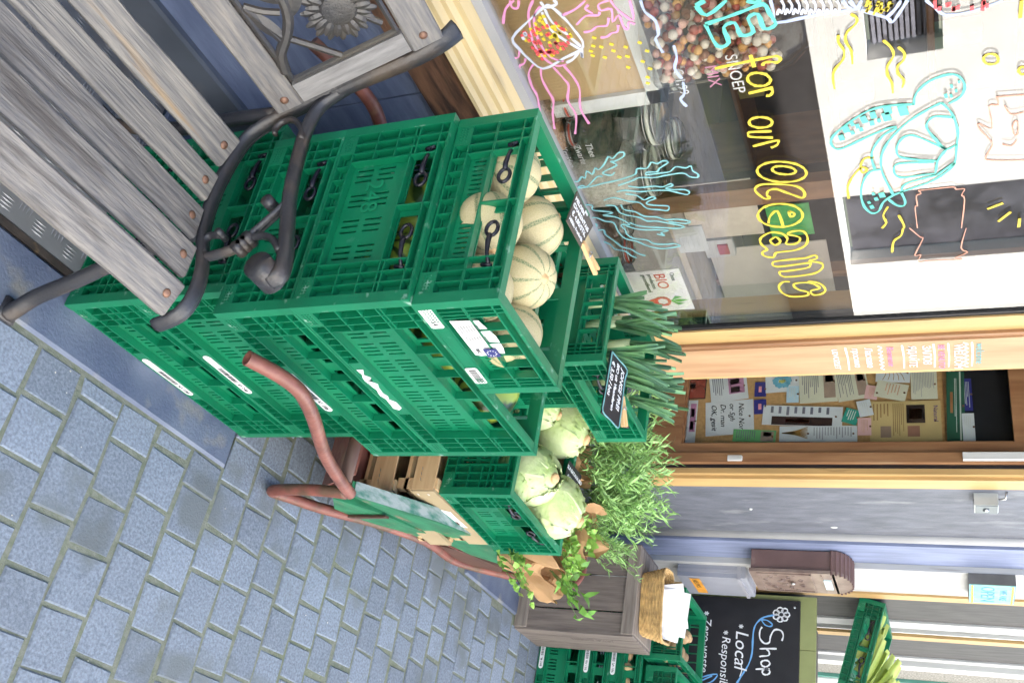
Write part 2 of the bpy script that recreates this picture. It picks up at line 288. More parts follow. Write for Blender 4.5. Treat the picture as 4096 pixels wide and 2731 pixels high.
# ---- drawings on the pane (colour, stroke width, (x, z) points), chalk drawing, bench end outline, pinned papers
STROKES = [('yellow',0.008,[(1.39,1.185),(1.386,1.238),(1.383,1.295),(1.384,1.308),(1.392,1.313),(1.4,1.306),(1.396,1.295),(1.395,1.282),(1.402,1.277)]),('yellow',0.008,[(1.369,1.259),(1.402,1.261)]),('yellow',0.008,[(1.445,1.286),(1.45,1.283),(1.454,1.278),(1.456,1.272),(1.455,1.264),(1.453,1.256),(1.448,1.25),(1.442,1.245),(1.436,1.243),(1.429,1.243),(1.424,1.245),(1.42,1.25),(1.418,1.257),(1.419,1.265),(1.422,1.272),(1.426,1.279),(1.432,1.283),(1.439,1.286),(1.445,1.286)]),('yellow',0.008,[(1.47,1.238),(1.464,1.288)]),('yellow',0.008,[(1.467,1.282),(1.474,1.286),(1.485,1.279),(1.484,1.271)]),('yellow',0.008,[(1.564,1.271),(1.569,1.269),(1.573,1.264),(1.575,1.258),(1.575,1.25),(1.574,1.241),(1.57,1.234),(1.566,1.228),(1.56,1.225),(1.554,1.225),(1.549,1.227),(1.545,1.232),(1.543,1.239),(1.543,1.247),(1.545,1.255),(1.548,1.262),(1.553,1.268),(1.558,1.271),(1.564,1.271)]),('yellow',0.008,[(1.59,1.266),(1.584,1.224),(1.589,1.217),(1.599,1.221),(1.61,1.266)]),('yellow',0.008,[(1.629,1.22),(1.62,1.271),(1.628,1.274),(1.636,1.268),(1.64,1.257)]),('yellow',0.008,[(1.737,1.32),(1.748,1.315),(1.756,1.304),(1.76,1.289),(1.759,1.271),(1.755,1.253),(1.746,1.236),(1.735,1.224),(1.722,1.217),(1.71,1.216),(1.699,1.221),(1.691,1.232),(1.687,1.247),(1.688,1.265),(1.693,1.283),(1.701,1.299),(1.712,1.311),(1.724,1.318),(1.737,1.32)]),('yellow',0.008,[(1.728,1.298),(1.732,1.295),(1.734,1.29),(1.735,1.283),(1.734,1.275),(1.731,1.266),(1.727,1.258),(1.721,1.252),(1.716,1.249),(1.711,1.249),(1.707,1.251),(1.704,1.256),(1.704,1.263),(1.705,1.272),(1.708,1.28),(1.712,1.288),(1.717,1.294),(1.723,1.297),(1.728,1.298)]),('yellow',0.008,[(1.81,1.229),(1.81,1.216),(1.778,1.2),(1.76,1.214),(1.764,1.252),(1.778,1.292),(1.802,1.307),(1.822,1.301),(1.811,1.285),(1.794,1.264),(1.781,1.247),(1.783,1.23),(1.798,1.224),(1.81,1.229)]),('yellow',0.008,[(1.886,1.293),(1.9,1.288),(1.912,1.277),(1.92,1.263),(1.923,1.245),(1.92,1.227),(1.912,1.211),(1.9,1.199),(1.885,1.192),(1.87,1.191),(1.855,1.197),(1.843,1.208),(1.836,1.223),(1.834,1.24),(1.837,1.257),(1.844,1.273),(1.856,1.285),(1.871,1.292),(1.886,1.293)]),('yellow',0.008,[(1.904,1.211),(1.879,1.218),(1.86,1.238),(1.92,1.243)]),('yellow',0.008,[(1.865,1.264),(1.877,1.276),(1.887,1.265),(1.865,1.264)]),('yellow',0.008,[(1.955,1.186),(1.94,1.209),(1.948,1.236),(1.97,1.246),(1.99,1.24),(1.995,1.257),(1.985,1.272),(1.968,1.274),(1.952,1.249),(1.943,1.264),(1.947,1.287),(1.977,1.293),(2.005,1.283),(2.02,1.257),(2.022,1.229),(2.025,1.21),(2.043,1.201),(2.034,1.181),(2.017,1.178),(2.007,1.192),(1.984,1.181),(1.966,1.181),(1.955,1.186)]),('yellow',0.008,[(1.97,1.205),(1.96,1.22),(1.979,1.228),(1.992,1.215),(1.982,1.206),(1.97,1.205)]),('yellow',0.008,[(2.057,1.28),(2.048,1.302),(2.063,1.304),(2.07,1.285),(2.083,1.312),(2.1,1.315),(2.12,1.301),(2.13,1.275),(2.132,1.216),(2.108,1.207),(2.107,1.227),(2.1,1.275),(2.089,1.285),(2.079,1.281),(2.085,1.205),(2.064,1.197),(2.059,1.227),(2.057,1.28)]),('yellow',0.008,[(2.156,1.226),(2.154,1.21),(2.173,1.196),(2.201,1.199),(2.224,1.219),(2.225,1.259),(2.209,1.265),(2.196,1.245),(2.178,1.234),(2.165,1.239),(2.165,1.27),(2.178,1.289),(2.196,1.296),(2.203,1.273),(2.224,1.278),(2.22,1.3),(2.201,1.31),(2.172,1.299),(2.159,1.271)]),('yellow',0.0065,[(1.311,1.451),(1.321,1.46),(1.335,1.458),(1.352,1.441),(1.373,1.436),(1.4,1.444),(1.434,1.443)]),('yellow',0.0065,[(1.356,1.425),(1.373,1.423),(1.397,1.431),(1.419,1.427),(1.439,1.411),(1.461,1.404),(1.493,1.404)]),('yellow',0.0065,[(1.386,1.502),(1.405,1.514),(1.428,1.518),(1.452,1.506),(1.474,1.504),(1.499,1.511),(1.527,1.511)]),('yellow',0.0065,[(1.408,1.527),(1.425,1.537),(1.443,1.535),(1.456,1.524),(1.475,1.523),(1.496,1.533),(1.515,1.529)]),('yellow',0.0065,[(1.477,1.698),(1.481,1.698),(1.485,1.696),(1.487,1.692),(1.487,1.688),(1.486,1.684),(1.484,1.679),(1.48,1.676),(1.476,1.674),(1.471,1.673),(1.467,1.673),(1.463,1.676),(1.461,1.679),(1.46,1.683),(1.461,1.688),(1.464,1.692),(1.467,1.695),(1.472,1.697),(1.477,1.698)]),('yellow',0.0065,[(1.517,1.748),(1.52,1.748),(1.523,1.746),(1.525,1.744),(1.525,1.742),(1.525,1.74),(1.523,1.737),(1.52,1.735),(1.517,1.734),(1.514,1.733),(1.511,1.733),(1.508,1.735),(1.506,1.736),(1.505,1.739),(1.506,1.741),(1.508,1.744),(1.51,1.746),(1.514,1.747),(1.517,1.748)]),('yellow',0.0065,[(1.712,1.462),(1.711,1.444),(1.738,1.433),(1.758,1.437),(1.748,1.446),(1.739,1.436),(1.764,1.416),(1.802,1.401),(1.841,1.4)]),('yellow',0.0065,[(1.884,1.481),(1.914,1.469),(1.942,1.474),(1.962,1.463)]),('yellow',0.0065,[(1.919,1.502),(1.954,1.511),(1.969,1.511)]),('yellow',0.0065,[(1.925,1.686),(1.909,1.717)]),('yellow',0.0065,[(1.974,1.709),(1.943,1.733)]),('yellow',0.0065,[(1.97,1.752),(2.002,1.751)]),('yellow',0.0065,[(1.345,1.732),(1.384,1.731)]),('yellow',0.007,[(1.969,1.509),(1.997,1.503),(2.017,1.486),(2.061,1.48)]),('turq',0.011,[(1.275,1.19),(1.267,1.232),(1.259,1.268),(1.252,1.302),(1.276,1.31),(1.304,1.317),(1.31,1.295),(1.273,1.289),(1.279,1.27),(1.313,1.274),(1.316,1.25),(1.284,1.244),(1.29,1.222),(1.329,1.224),(1.333,1.201),(1.275,1.19)]),('turq',0.011,[(1.227,1.182),(1.254,1.197),(1.228,1.239)]),('turq',0.011,[(1.227,1.182),(1.219,1.2)]),('turq',0.011,[(1.237,1.275),(1.245,1.287),(1.243,1.3)]),('turq',0.007,[(1.572,1.599),(1.598,1.614),(1.629,1.623),(1.668,1.628),(1.708,1.625),(1.758,1.621),(1.788,1.601),(1.812,1.571),(1.829,1.529),(1.844,1.495)]),('turq',0.007,[(1.572,1.599),(1.585,1.575),(1.612,1.538),(1.649,1.506),(1.682,1.487),(1.717,1.477),(1.76,1.476),(1.796,1.483),(1.841,1.494)]),('turq',0.007,[(1.568,1.548),(1.536,1.554),(1.508,1.579),(1.498,1.613),(1.507,1.631),(1.534,1.641),(1.561,1.634),(1.577,1.612)]),('turq',0.007,[(1.566,1.548),(1.561,1.505),(1.567,1.463),(1.597,1.419),(1.627,1.389),(1.648,1.381),(1.669,1.388),(1.669,1.406),(1.647,1.449),(1.627,1.493),(1.624,1.513)]),('turq',0.007,[(1.629,1.513),(1.646,1.486),(1.682,1.464),(1.714,1.458),(1.748,1.462)]),('turq',0.007,[(1.753,1.474),(1.756,1.452),(1.788,1.435),(1.833,1.427),(1.876,1.431),(1.902,1.445),(1.896,1.461),(1.866,1.472),(1.844,1.495)]),('turq',0.007,[(1.858,1.484),(1.881,1.499),(1.886,1.514),(1.869,1.518),(1.836,1.511)]),('turq',0.007,[(1.618,1.62),(1.609,1.587),(1.619,1.574),(1.64,1.57),(1.678,1.586),(1.711,1.605),(1.699,1.626)]),('turq',0.007,[(1.711,1.605),(1.668,1.558),(1.655,1.537),(1.665,1.519),(1.695,1.509),(1.72,1.516),(1.737,1.556),(1.745,1.587)]),('turq',0.007,[(1.713,1.605),(1.743,1.589),(1.785,1.583)]),('turq',0.007,[(1.748,1.581),(1.74,1.521),(1.746,1.503),(1.77,1.501),(1.787,1.513),(1.787,1.543),(1.785,1.583)]),('turq',0.007,[(1.792,1.583),(1.805,1.53),(1.822,1.514),(1.837,1.514)]),('turq',0.007,[(1.758,1.621),(1.776,1.601),(1.792,1.585)]),('turq',0.021780000000000004,[(1.613,1.408),(1.61,1.421)]),('turq',0.01188,[(1.6,1.425),(1.598,1.432)]),('turq',0.01386,[(1.608,1.434),(1.607,1.442)]),('turq',0.01188,[(1.626,1.423),(1.624,1.43)]),('turq',0.017820000000000003,[(1.637,1.398),(1.635,1.409)]),('turq',0.021780000000000004,[(1.592,1.446),(1.589,1.458)]),('turq',0.0198,[(1.582,1.465),(1.58,1.476)]),('turq',0.01485,[(1.604,1.462),(1.603,1.471)]),('turq',0.01188,[(1.599,1.477),(1.598,1.484)]),('turq',0.025740000000000002,[(1.592,1.488),(1.589,1.503)]),('turq',0.01188,[(1.619,1.441),(1.618,1.448)]),('turq',0.02376,[(1.573,1.492),(1.571,1.506)]),('turq',0.0297,[(1.58,1.519),(1.577,1.536)]),('turq',0.0099,[(1.833,1.45),(1.831,1.456)]),('turq',0.017820000000000003,[(1.84,1.465),(1.838,1.477)]),('turq',0.01188,[(1.852,1.454),(1.85,1.462)]),('turq',0.008910000000000001,[(1.862,1.439),(1.86,1.445)]),('turq',0.012870000000000001,[(1.879,1.443),(1.877,1.451)]),('turq',0.0099,[(1.53,1.615),(1.529,1.62)]),('turq',0.01188,[(1.554,1.604),(1.553,1.61)]),('turq',0.0099,[(1.556,1.614),(1.555,1.619)]),('turq',0.008910000000000001,[(1.543,1.623),(1.543,1.628)]),('turq',0.00792,[(1.521,1.629),(1.52,1.633)]),('orange',0.0035,[(1.576,1.697),(1.58,1.745)]),('orange',0.0035,[(1.576,1.697),(1.599,1.701),(1.599,1.684),(1.664,1.691),(1.646,1.667),(1.659,1.667),(1.697,1.687),(1.716,1.692),(1.748,1.681),(1.761,1.688),(1.773,1.753)]),('orange',0.0035,[(1.603,1.712),(1.63,1.724),(1.628,1.747)]),('orange',0.0035,[(1.673,1.739),(1.685,1.738),(1.693,1.736),(1.692,1.733),(1.684,1.73),(1.671,1.728),(1.658,1.729),(1.651,1.731),(1.652,1.735),(1.66,1.737),(1.673,1.739)]),('orange',0.0035,[(1.715,1.711),(1.723,1.727),(1.707,1.737)]),('orange',0.0035,[(1.837,1.547),(1.837,1.57),(1.837,1.617),(1.846,1.623),(1.848,1.64),(1.868,1.634),(1.886,1.64),(1.988,1.633)]),('orange',0.0035,[(1.837,1.547),(1.849,1.552),(1.855,1.542),(1.891,1.543),(1.896,1.538),(1.973,1.54)]),('orange',0.0035,[(1.971,1.523),(2.008,1.544),(2.018,1.55),(2.08,1.53),(2.079,1.544),(2.108,1.537),(2.108,1.563),(2.112,1.635),(2.104,1.618),(2.084,1.646),(2.065,1.632),(1.99,1.643)]),('pink',0.0065,[(1.185,0.802),(1.151,0.821),(1.136,0.845)]),('pink',0.0065,[(1.134,0.837),(1.151,0.835),(1.154,0.846),(1.138,0.854)]),('pink',0.0065,[(1.144,0.882),(1.169,0.863),(1.204,0.853),(1.244,0.845),(1.29,0.853),(1.314,0.871),(1.315,0.893)]),('pink',0.0065,[(1.161,0.891),(1.178,0.872),(1.213,0.861),(1.251,0.858),(1.289,0.867),(1.306,0.89)]),('pink',0.0065,[(1.258,0.809),(1.276,0.799),(1.274,0.781),(1.3,0.766)]),('pink',0.0065,[(1.281,0.814),(1.294,0.806),(1.301,0.792),(1.341,0.78)]),('pink',0.0065,[(1.297,0.828),(1.321,0.806),(1.358,0.799),(1.384,0.801),(1.414,0.795),(1.462,0.783)]),('pink',0.0065,[(1.315,0.836),(1.342,0.828),(1.377,0.829),(1.408,0.831),(1.446,0.816),(1.493,0.804)]),('pink',0.0065,[(1.316,0.863),(1.352,0.874),(1.374,0.878),(1.415,0.862),(1.46,0.866),(1.517,0.845)]),('pink',0.0065,[(1.317,0.886),(1.348,0.895),(1.387,0.898),(1.441,0.882),(1.492,0.886)]),('pink',0.0065,[(1.192,0.925),(1.183,0.956),(1.168,0.981)]),('pink',0.0065,[(1.221,0.946),(1.204,0.97),(1.208,0.995),(1.2,0.999)]),('pink',0.0065,[(1.242,0.954),(1.242,0.97),(1.234,0.984),(1.236,1.004),(1.218,1.013)]),('pink',0.0065,[(1.262,0.983),(1.263,0.996),(1.256,1.008),(1.255,1.02),(1.239,1.026)]),('pink',0.0065,[(1.178,1.025),(1.183,1.003),(1.198,1.004),(1.199,1.024),(1.23,1.018),(1.216,1.034),(1.245,1.035),(1.254,1.042),(1.237,1.048),(1.245,1.058)]),('pink',0.0065,[(1.178,1.028),(1.202,1.035),(1.234,1.058),(1.187,1.064)]),('pink',0.0065,[(1.179,0.984),(1.187,0.975),(1.201,0.986)]),('white',0.0075,[(1.163,0.899),(1.189,0.856),(1.224,0.807),(1.256,0.811),(1.283,0.82),(1.316,0.841),(1.298,0.892),(1.277,0.942),(1.23,0.937),(1.186,0.922),(1.163,0.908),(1.163,0.899)]),('white',0.0075,[(1.169,0.897),(1.203,0.9),(1.242,0.921),(1.276,0.937)]),('white',0.0075,[(1.175,0.889),(1.22,0.891),(1.251,0.909),(1.284,0.935)]),('white',0.0075,[(1.311,0.894),(1.303,0.913),(1.287,0.931),(1.305,0.931),(1.28,0.937)]),('white',0.0075,[(1.151,0.895),(1.167,0.901),(1.163,0.924),(1.153,0.921)]),('yellow',0.0085,[(1.238,0.834),(1.237,0.84)]),('red',0.0085,[(1.246,0.918),(1.245,0.924)]),('red',0.0085,[(1.275,0.862),(1.274,0.868)]),('red',0.0085,[(1.261,0.902),(1.26,0.908)]),('yellow',0.0085,[(1.247,0.922),(1.246,0.928)]),('yellow',0.0085,[(1.281,0.842),(1.279,0.848)]),('yellow',0.0085,[(1.215,0.899),(1.214,0.905)]),('yellow',0.0085,[(1.247,0.847),(1.246,0.853)]),('red',0.0085,[(1.26,0.913),(1.259,0.918)]),('yellow',0.0085,[(1.188,0.878),(1.187,0.884)]),('yellow',0.0085,[(1.222,0.909),(1.221,0.915)]),('red',0.0085,[(1.217,0.836),(1.216,0.842)]),('yellow',0.0085,[(1.241,0.866),(1.24,0.872)]),('red',0.0085,[(1.259,0.874),(1.258,0.88)]),('red',0.0085,[(1.27,0.851),(1.269,0.857)]),('red',0.0085,[(1.249,0.856),(1.248,0.862)]),('yellow',0.0085,[(1.239,0.891),(1.238,0.897)]),('red',0.0085,[(1.226,0.841),(1.225,0.847)]),('yellow',0.0085,[(1.209,0.863),(1.208,0.869)]),('red',0.0085,[(1.216,0.852),(1.215,0.858)]),('red',0.0085,[(1.276,0.869),(1.275,0.875)]),('white',0.0085,[(1.221,0.833),(1.22,0.839)]),('red',0.0085,[(1.29,0.845),(1.289,0.851)]),('yellow',0.0085,[(1.199,0.879),(1.199,0.885)]),('yellow',0.0085,[(1.211,0.849),(1.21,0.855)]),('red',0.0085,[(1.21,0.885),(1.21,0.891)]),('red',0.0085,[(1.257,0.836),(1.256,0.842)]),('yellow',0.0085,[(1.2,0.864),(1.199,0.869)]),('yellow',0.0085,[(1.227,0.917),(1.226,0.923)]),('yellow',0.0085,[(1.229,0.879),(1.229,0.885)]),('yellow',0.0085,[(1.214,0.882),(1.213,0.888)]),('red',0.0085,[(1.257,0.887),(1.256,0.893)]),('red',0.0085,[(1.273,0.868),(1.272,0.874)]),('yellow',0.0085,[(1.284,0.871),(1.283,0.877)]),('yellow',0.0085,[(1.234,0.892),(1.233,0.898)]),('yellow',0.0085,[(1.234,0.903),(1.233,0.909)]),('red',0.0085,[(1.237,0.836),(1.236,0.842)]),('yellow',0.0085,[(1.227,0.866),(1.226,0.872)]),('yellow',0.0085,[(1.186,0.886),(1.185,0.892)]),('red',0.0085,[(1.279,0.882),(1.278,0.888)]),('yellow',0.0085,[(1.286,0.867),(1.285,0.873)]),('yellow',0.0085,[(1.271,0.862),(1.27,0.868)]),('red',0.0085,[(1.244,0.845),(1.243,0.851)]),('red',0.0085,[(1.28,0.874),(1.279,0.88)]),('red',0.0085,[(1.215,0.866),(1.214,0.872)]),('yellow',0.0085,[(1.273,0.847),(1.272,0.853)]),('red',0.0085,[(1.273,0.897),(1.272,0.903)]),('red',0.0085,[(1.232,0.877),(1.231,0.883)]),('yellow',0.0085,[(1.216,0.893),(1.215,0.899)]),('yellow',0.0085,[(1.233,0.904),(1.232,0.909)]),('red',0.0085,[(1.21,0.862),(1.209,0.868)]),('yellow',0.0085,[(1.238,0.887),(1.237,0.893)]),('yellow',0.0085,[(1.239,0.881),(1.238,0.886)]),('red',0.0085,[(1.271,0.846),(1.27,0.852)]),('yellow',0.0085,[(1.272,0.892),(1.271,0.898)]),('red',0.0085,[(1.271,0.849),(1.27,0.856)]),('red',0.0085,[(1.247,0.848),(1.246,0.854)]),('red',0.0085,[(1.226,0.853),(1.225,0.859)]),('red',0.0085,[(1.243,0.855),(1.242,0.861)]),('red',0.0085,[(1.276,0.84),(1.275,0.846)]),('red',0.0085,[(1.267,0.888),(1.266,0.894)]),('yellow',0.0085,[(1.25,0.893),(1.249,0.899)]),('red',0.0085,[(1.267,0.84),(1.266,0.846)]),('red',0.0085,[(1.26,0.897),(1.259,0.902)]),('red',0.0085,[(1.212,0.876),(1.211,0.882)]),('red',0.0085,[(1.276,0.865),(1.275,0.871)]),('yellow',0.0085,[(1.212,0.861),(1.211,0.867)]),('red',0.0085,[(1.227,0.915),(1.226,0.921)]),('white',0.0085,[(1.218,0.835),(1.217,0.841)]),('yellow',0.0085,[(1.194,0.874),(1.193,0.88)]),('yellow',0.0085,[(1.253,0.875),(1.252,0.881)]),('yellow',0.0085,[(1.217,0.907),(1.216,0.913)]),('yellow',0.0085,[(1.276,0.874),(1.275,0.88)]),('yellow',0.0085,[(1.243,0.894),(1.242,0.9)]),('yellow',0.0085,[(1.235,0.829),(1.234,0.835)]),('yellow',0.0085,[(1.236,0.894),(1.235,0.9)]),('red',0.0085,[(1.266,0.905),(1.265,0.911)]),('yellow',0.0085,[(1.225,0.912),(1.224,0.917)]),('yellow',0.0085,[(1.242,0.923),(1.241,0.929)]),('white',0.0085,[(1.229,0.826),(1.228,0.832)]),('red',0.0085,[(1.23,0.881),(1.229,0.887)]),('red',0.0085,[(1.276,0.854),(1.275,0.86)]),('yellow',0.0085,[(1.217,0.861),(1.216,0.867)]),('red',0.0085,[(1.223,0.826),(1.222,0.832)]),('red',0.0085,[(1.216,0.833),(1.215,0.839)]),('red',0.0085,[(1.266,0.849),(1.265,0.855)]),('yellow',0.0085,[(1.222,0.897),(1.221,0.903)]),('yellow',0.0085,[(1.283,0.853),(1.282,0.859)]),('yellow',0.0085,[(1.213,0.866),(1.212,0.872)]),('yellow',0.0085,[(1.223,0.858),(1.222,0.864)]),('yellow',0.0085,[(1.207,0.881),(1.206,0.887)]),('red',0.0085,[(1.273,0.875),(1.272,0.881)]),('red',0.0085,[(1.223,0.911),(1.222,0.917)]),('red',0.0085,[(1.208,0.905),(1.207,0.91)]),('red',0.0085,[(1.256,0.887),(1.255,0.893)]),('yellow',0.006,[(1.257,0.967),(1.262,0.974)]),('yellow',0.006,[(1.283,0.974),(1.288,0.981)]),('yellow',0.006,[(1.277,0.959),(1.282,0.966)]),('yellow',0.006,[(1.289,0.95),(1.294,0.957)]),('yellow',0.006,[(1.301,0.95),(1.306,0.957)]),('yellow',0.006,[(1.281,0.996),(1.286,1.003)]),('yellow',0.006,[(1.298,0.995),(1.303,1.002)]),('yellow',0.006,[(1.311,0.973),(1.316,0.98)]),('yellow',0.006,[(1.294,1.022),(1.299,1.029)]),('yellow',0.006,[(1.318,1.018),(1.324,1.026)]),('yellow',0.006,[(1.289,1.052),(1.294,1.059)]),('yellow',0.006,[(1.313,1.061),(1.318,1.068)]),('yellow',0.006,[(1.338,1.045),(1.343,1.052)]),('yellow',0.006,[(1.347,1.012),(1.352,1.019)]),('yellow',0.006,[(1.36,1.054),(1.365,1.062)]),('yellow',0.006,[(1.382,1.044),(1.387,1.051)]),('yellow',0.006,[(1.398,1.04),(1.403,1.047)]),('yellow',0.006,[(1.316,1.002),(1.322,1.009)]),('blue',0.008,[(1.192,1.084),(1.22,1.085),(1.245,1.099),(1.278,1.097),(1.291,1.088),(1.327,1.094)]),('blue',0.008,[(1.313,1.119),(1.344,1.118),(1.373,1.107),(1.403,1.115)]),('blue',0.008,[(1.412,1.115),(1.444,1.111),(1.459,1.099),(1.482,1.107)]),('blue',0.0085,[(1.246,1.316),(1.275,1.318),(1.301,1.319),(1.299,1.387),(1.301,1.463),(1.3,1.471)]),('blue',0.0085,[(1.276,1.44),(1.291,1.446),(1.299,1.453)]),('blue',0.0085,[(1.279,1.452),(1.294,1.459),(1.299,1.466)]),('blue',0.0085,[(1.299,1.466),(1.289,1.468),(1.284,1.473)]),('blue',0.0085,[(1.305,1.469),(1.333,1.511),(1.346,1.52),(1.322,1.536),(1.301,1.548)]),('blue',0.0085,[(1.333,1.511),(1.316,1.527),(1.299,1.537)]),('white',0.006,[(1.283,1.323),(1.27,1.328),(1.281,1.332),(1.265,1.338),(1.251,1.335)]),('white',0.006,[(1.286,1.337),(1.273,1.342),(1.284,1.345),(1.269,1.352),(1.254,1.348)]),('white',0.006,[(1.289,1.351),(1.276,1.356),(1.288,1.36),(1.272,1.365),(1.257,1.362)]),('white',0.006,[(1.293,1.365),(1.28,1.37),(1.291,1.373),(1.275,1.379),(1.261,1.376)]),('white',0.006,[(1.296,1.379),(1.283,1.383),(1.294,1.387),(1.278,1.393),(1.264,1.39)]),('white',0.006,[(1.299,1.393),(1.286,1.397),(1.297,1.401),(1.281,1.407),(1.267,1.403)]),('white',0.006,[(1.302,1.407),(1.289,1.411),(1.3,1.415),(1.285,1.42),(1.27,1.417)]),('white',0.006,[(1.305,1.421),(1.292,1.425),(1.304,1.429),(1.288,1.434),(1.274,1.43)]),('yellow',0.0085,[(1.305,1.519),(1.307,1.523)]),('yellow',0.0085,[(1.304,1.5),(1.306,1.504)]),('yellow',0.0085,[(1.312,1.509),(1.314,1.514)]),('yellow',0.0085,[(1.311,1.51),(1.313,1.514)]),('yellow',0.0085,[(1.292,1.483),(1.294,1.487)]),('yellow',0.0085,[(1.307,1.477),(1.309,1.481)]),('yellow',0.0085,[(1.286,1.48),(1.288,1.484)]),('yellow',0.0085,[(1.305,1.518),(1.307,1.523)]),('yellow',0.0085,[(1.3,1.515),(1.302,1.52)]),('yellow',0.0085,[(1.297,1.496),(1.299,1.5)]),('yellow',0.0085,[(1.313,1.512),(1.315,1.516)]),('yellow',0.0085,[(1.314,1.503),(1.316,1.507)]),('yellow',0.0085,[(1.307,1.514),(1.309,1.518)]),('yellow',0.0085,[(1.305,1.501),(1.307,1.506)]),('yellow',0.0085,[(1.308,1.478),(1.31,1.482)]),('yellow',0.0085,[(1.315,1.5),(1.317,1.505)]),('yellow',0.0085,[(1.301,1.483),(1.303,1.487)]),('yellow',0.0085,[(1.311,1.495),(1.313,1.499)]),('yellow',0.0085,[(1.294,1.477),(1.296,1.482)]),('yellow',0.0085,[(1.294,1.497),(1.296,1.501)]),('yellow',0.0085,[(1.312,1.499),(1.314,1.503)]),('yellow',0.0085,[(1.308,1.493),(1.31,1.497)]),('yellow',0.0085,[(1.299,1.502),(1.301,1.506)]),('yellow',0.0085,[(1.316,1.489),(1.318,1.493)]),('blue',0.008,[(1.308,1.578),(1.328,1.592),(1.347,1.606),(1.352,1.62),(1.351,1.655),(1.338,1.702)]),('red',0.01,[(1.325,1.614),(1.326,1.619)]),('red',0.01,[(1.316,1.59),(1.316,1.596)]),('red',0.01,[(1.331,1.597),(1.332,1.603)]),('red',0.01,[(1.343,1.65),(1.343,1.656)]),('red',0.01,[(1.343,1.675),(1.343,1.68)]),('red',0.01,[(1.34,1.67),(1.341,1.675)]),('red',0.01,[(1.337,1.621),(1.338,1.627)]),('red',0.01,[(1.348,1.667),(1.348,1.673)]),('red',0.01,[(1.335,1.628),(1.336,1.633)]),('red',0.01,[(1.338,1.62),(1.338,1.626)]),('red',0.01,[(1.335,1.668),(1.336,1.674)]),('red',0.01,[(1.334,1.67),(1.334,1.675)]),('red',0.01,[(1.326,1.591),(1.326,1.596)]),('red',0.01,[(1.326,1.61),(1.326,1.615)]),('coral',0.0055,[(1.672,0.788),(1.676,0.8),(1.66,0.814),(1.667,0.821),(1.643,0.832),(1.657,0.842),(1.636,0.855),(1.643,0.862),(1.626,0.881),(1.604,0.897),(1.612,0.905),(1.596,0.923),(1.597,0.936),(1.61,0.931),(1.621,0.909),(1.621,0.898),(1.636,0.908),(1.65,0.876),(1.659,0.868),(1.668,0.885),(1.659,0.896)]),('coral',0.0055,[(1.699,0.789),(1.691,0.806),(1.698,0.815),(1.667,0.85),(1.669,0.863)]),('coral',0.0055,[(1.699,0.792),(1.699,0.821),(1.692,0.86),(1.689,0.886),(1.683,0.915),(1.673,0.943),(1.656,0.951),(1.658,0.974),(1.64,0.989),(1.647,1.001),(1.64,1.016),(1.647,1.027),(1.663,1.003),(1.674,0.994),(1.672,0.97),(1.68,0.968),(1.68,0.996),(1.679,1.023),(1.665,1.04),(1.673,1.061),(1.668,1.074),(1.686,1.075),(1.698,1.084),(1.71,1.08),(1.704,1.064),(1.689,1.051),(1.69,1.01),(1.693,0.982),(1.687,0.949),(1.696,0.926),(1.706,0.891)]),('coral',0.0055,[(1.712,0.914),(1.722,0.94),(1.723,0.975),(1.729,0.994),(1.721,1.013),(1.728,1.018),(1.735,0.999),(1.743,1.018),(1.747,1.041),(1.757,1.051),(1.766,1.044),(1.758,1.028),(1.744,1.004),(1.738,0.971),(1.737,0.936),(1.726,0.903),(1.728,0.881)]),('coral',0.0055,[(1.739,0.9),(1.749,0.925),(1.768,0.938),(1.76,0.958),(1.767,0.967),(1.775,0.947),(1.785,0.941),(1.794,0.963),(1.801,0.99),(1.817,0.984),(1.811,0.966),(1.801,0.937),(1.777,0.925),(1.767,0.899),(1.748,0.868),(1.754,0.841)]),('coral',0.0055,[(1.762,0.786),(1.768,0.807),(1.785,0.802),(1.795,0.829),(1.804,0.848),(1.809,0.828),(1.811,0.824),(1.821,0.85),(1.842,0.871),(1.858,0.877),(1.853,0.864),(1.857,0.855),(1.876,0.861),(1.894,0.86),(1.914,0.873),(1.925,0.904),(1.943,0.918),(1.95,0.947),(1.95,0.969),(1.961,0.981),(1.965,0.969),(1.966,0.931),(1.949,0.898),(1.927,0.877),(1.911,0.851),(1.879,0.841),(1.843,0.84),(1.834,0.82),(1.817,0.803),(1.817,0.788),(1.84,0.781),(1.842,0.795),(1.865,0.788),(1.868,0.806),(1.886,0.805),(1.906,0.814),(1.926,0.824),(1.946,0.834),(1.958,0.853),(1.979,0.867),(1.991,0.883)]),('coral',0.0055,[(1.774,0.839),(1.78,0.862),(1.806,0.866),(1.821,0.884),(1.834,0.91),(1.85,0.924),(1.854,0.948),(1.867,0.974),(1.876,0.994),(1.887,1.009),(1.89,0.99),(1.882,0.956),(1.873,0.918),(1.863,0.894),(1.849,0.88)]),('coral',0.0055,[(1.777,0.878),(1.797,0.88),(1.81,0.905),(1.83,0.922),(1.838,0.952),(1.852,0.971),(1.854,0.999),(1.867,1.028),(1.874,1.016),(1.861,0.976)]),('coral',0.0055,[(1.859,0.866),(1.878,0.891),(1.885,0.918),(1.888,0.94),(1.895,0.967),(1.901,0.947),(1.914,0.953),(1.905,0.935)]),('coral',0.0055,[(1.874,0.766),(1.888,0.781),(1.907,0.783),(1.929,0.804),(1.952,0.812),(1.965,0.836),(1.986,0.846),(1.997,0.858)])]
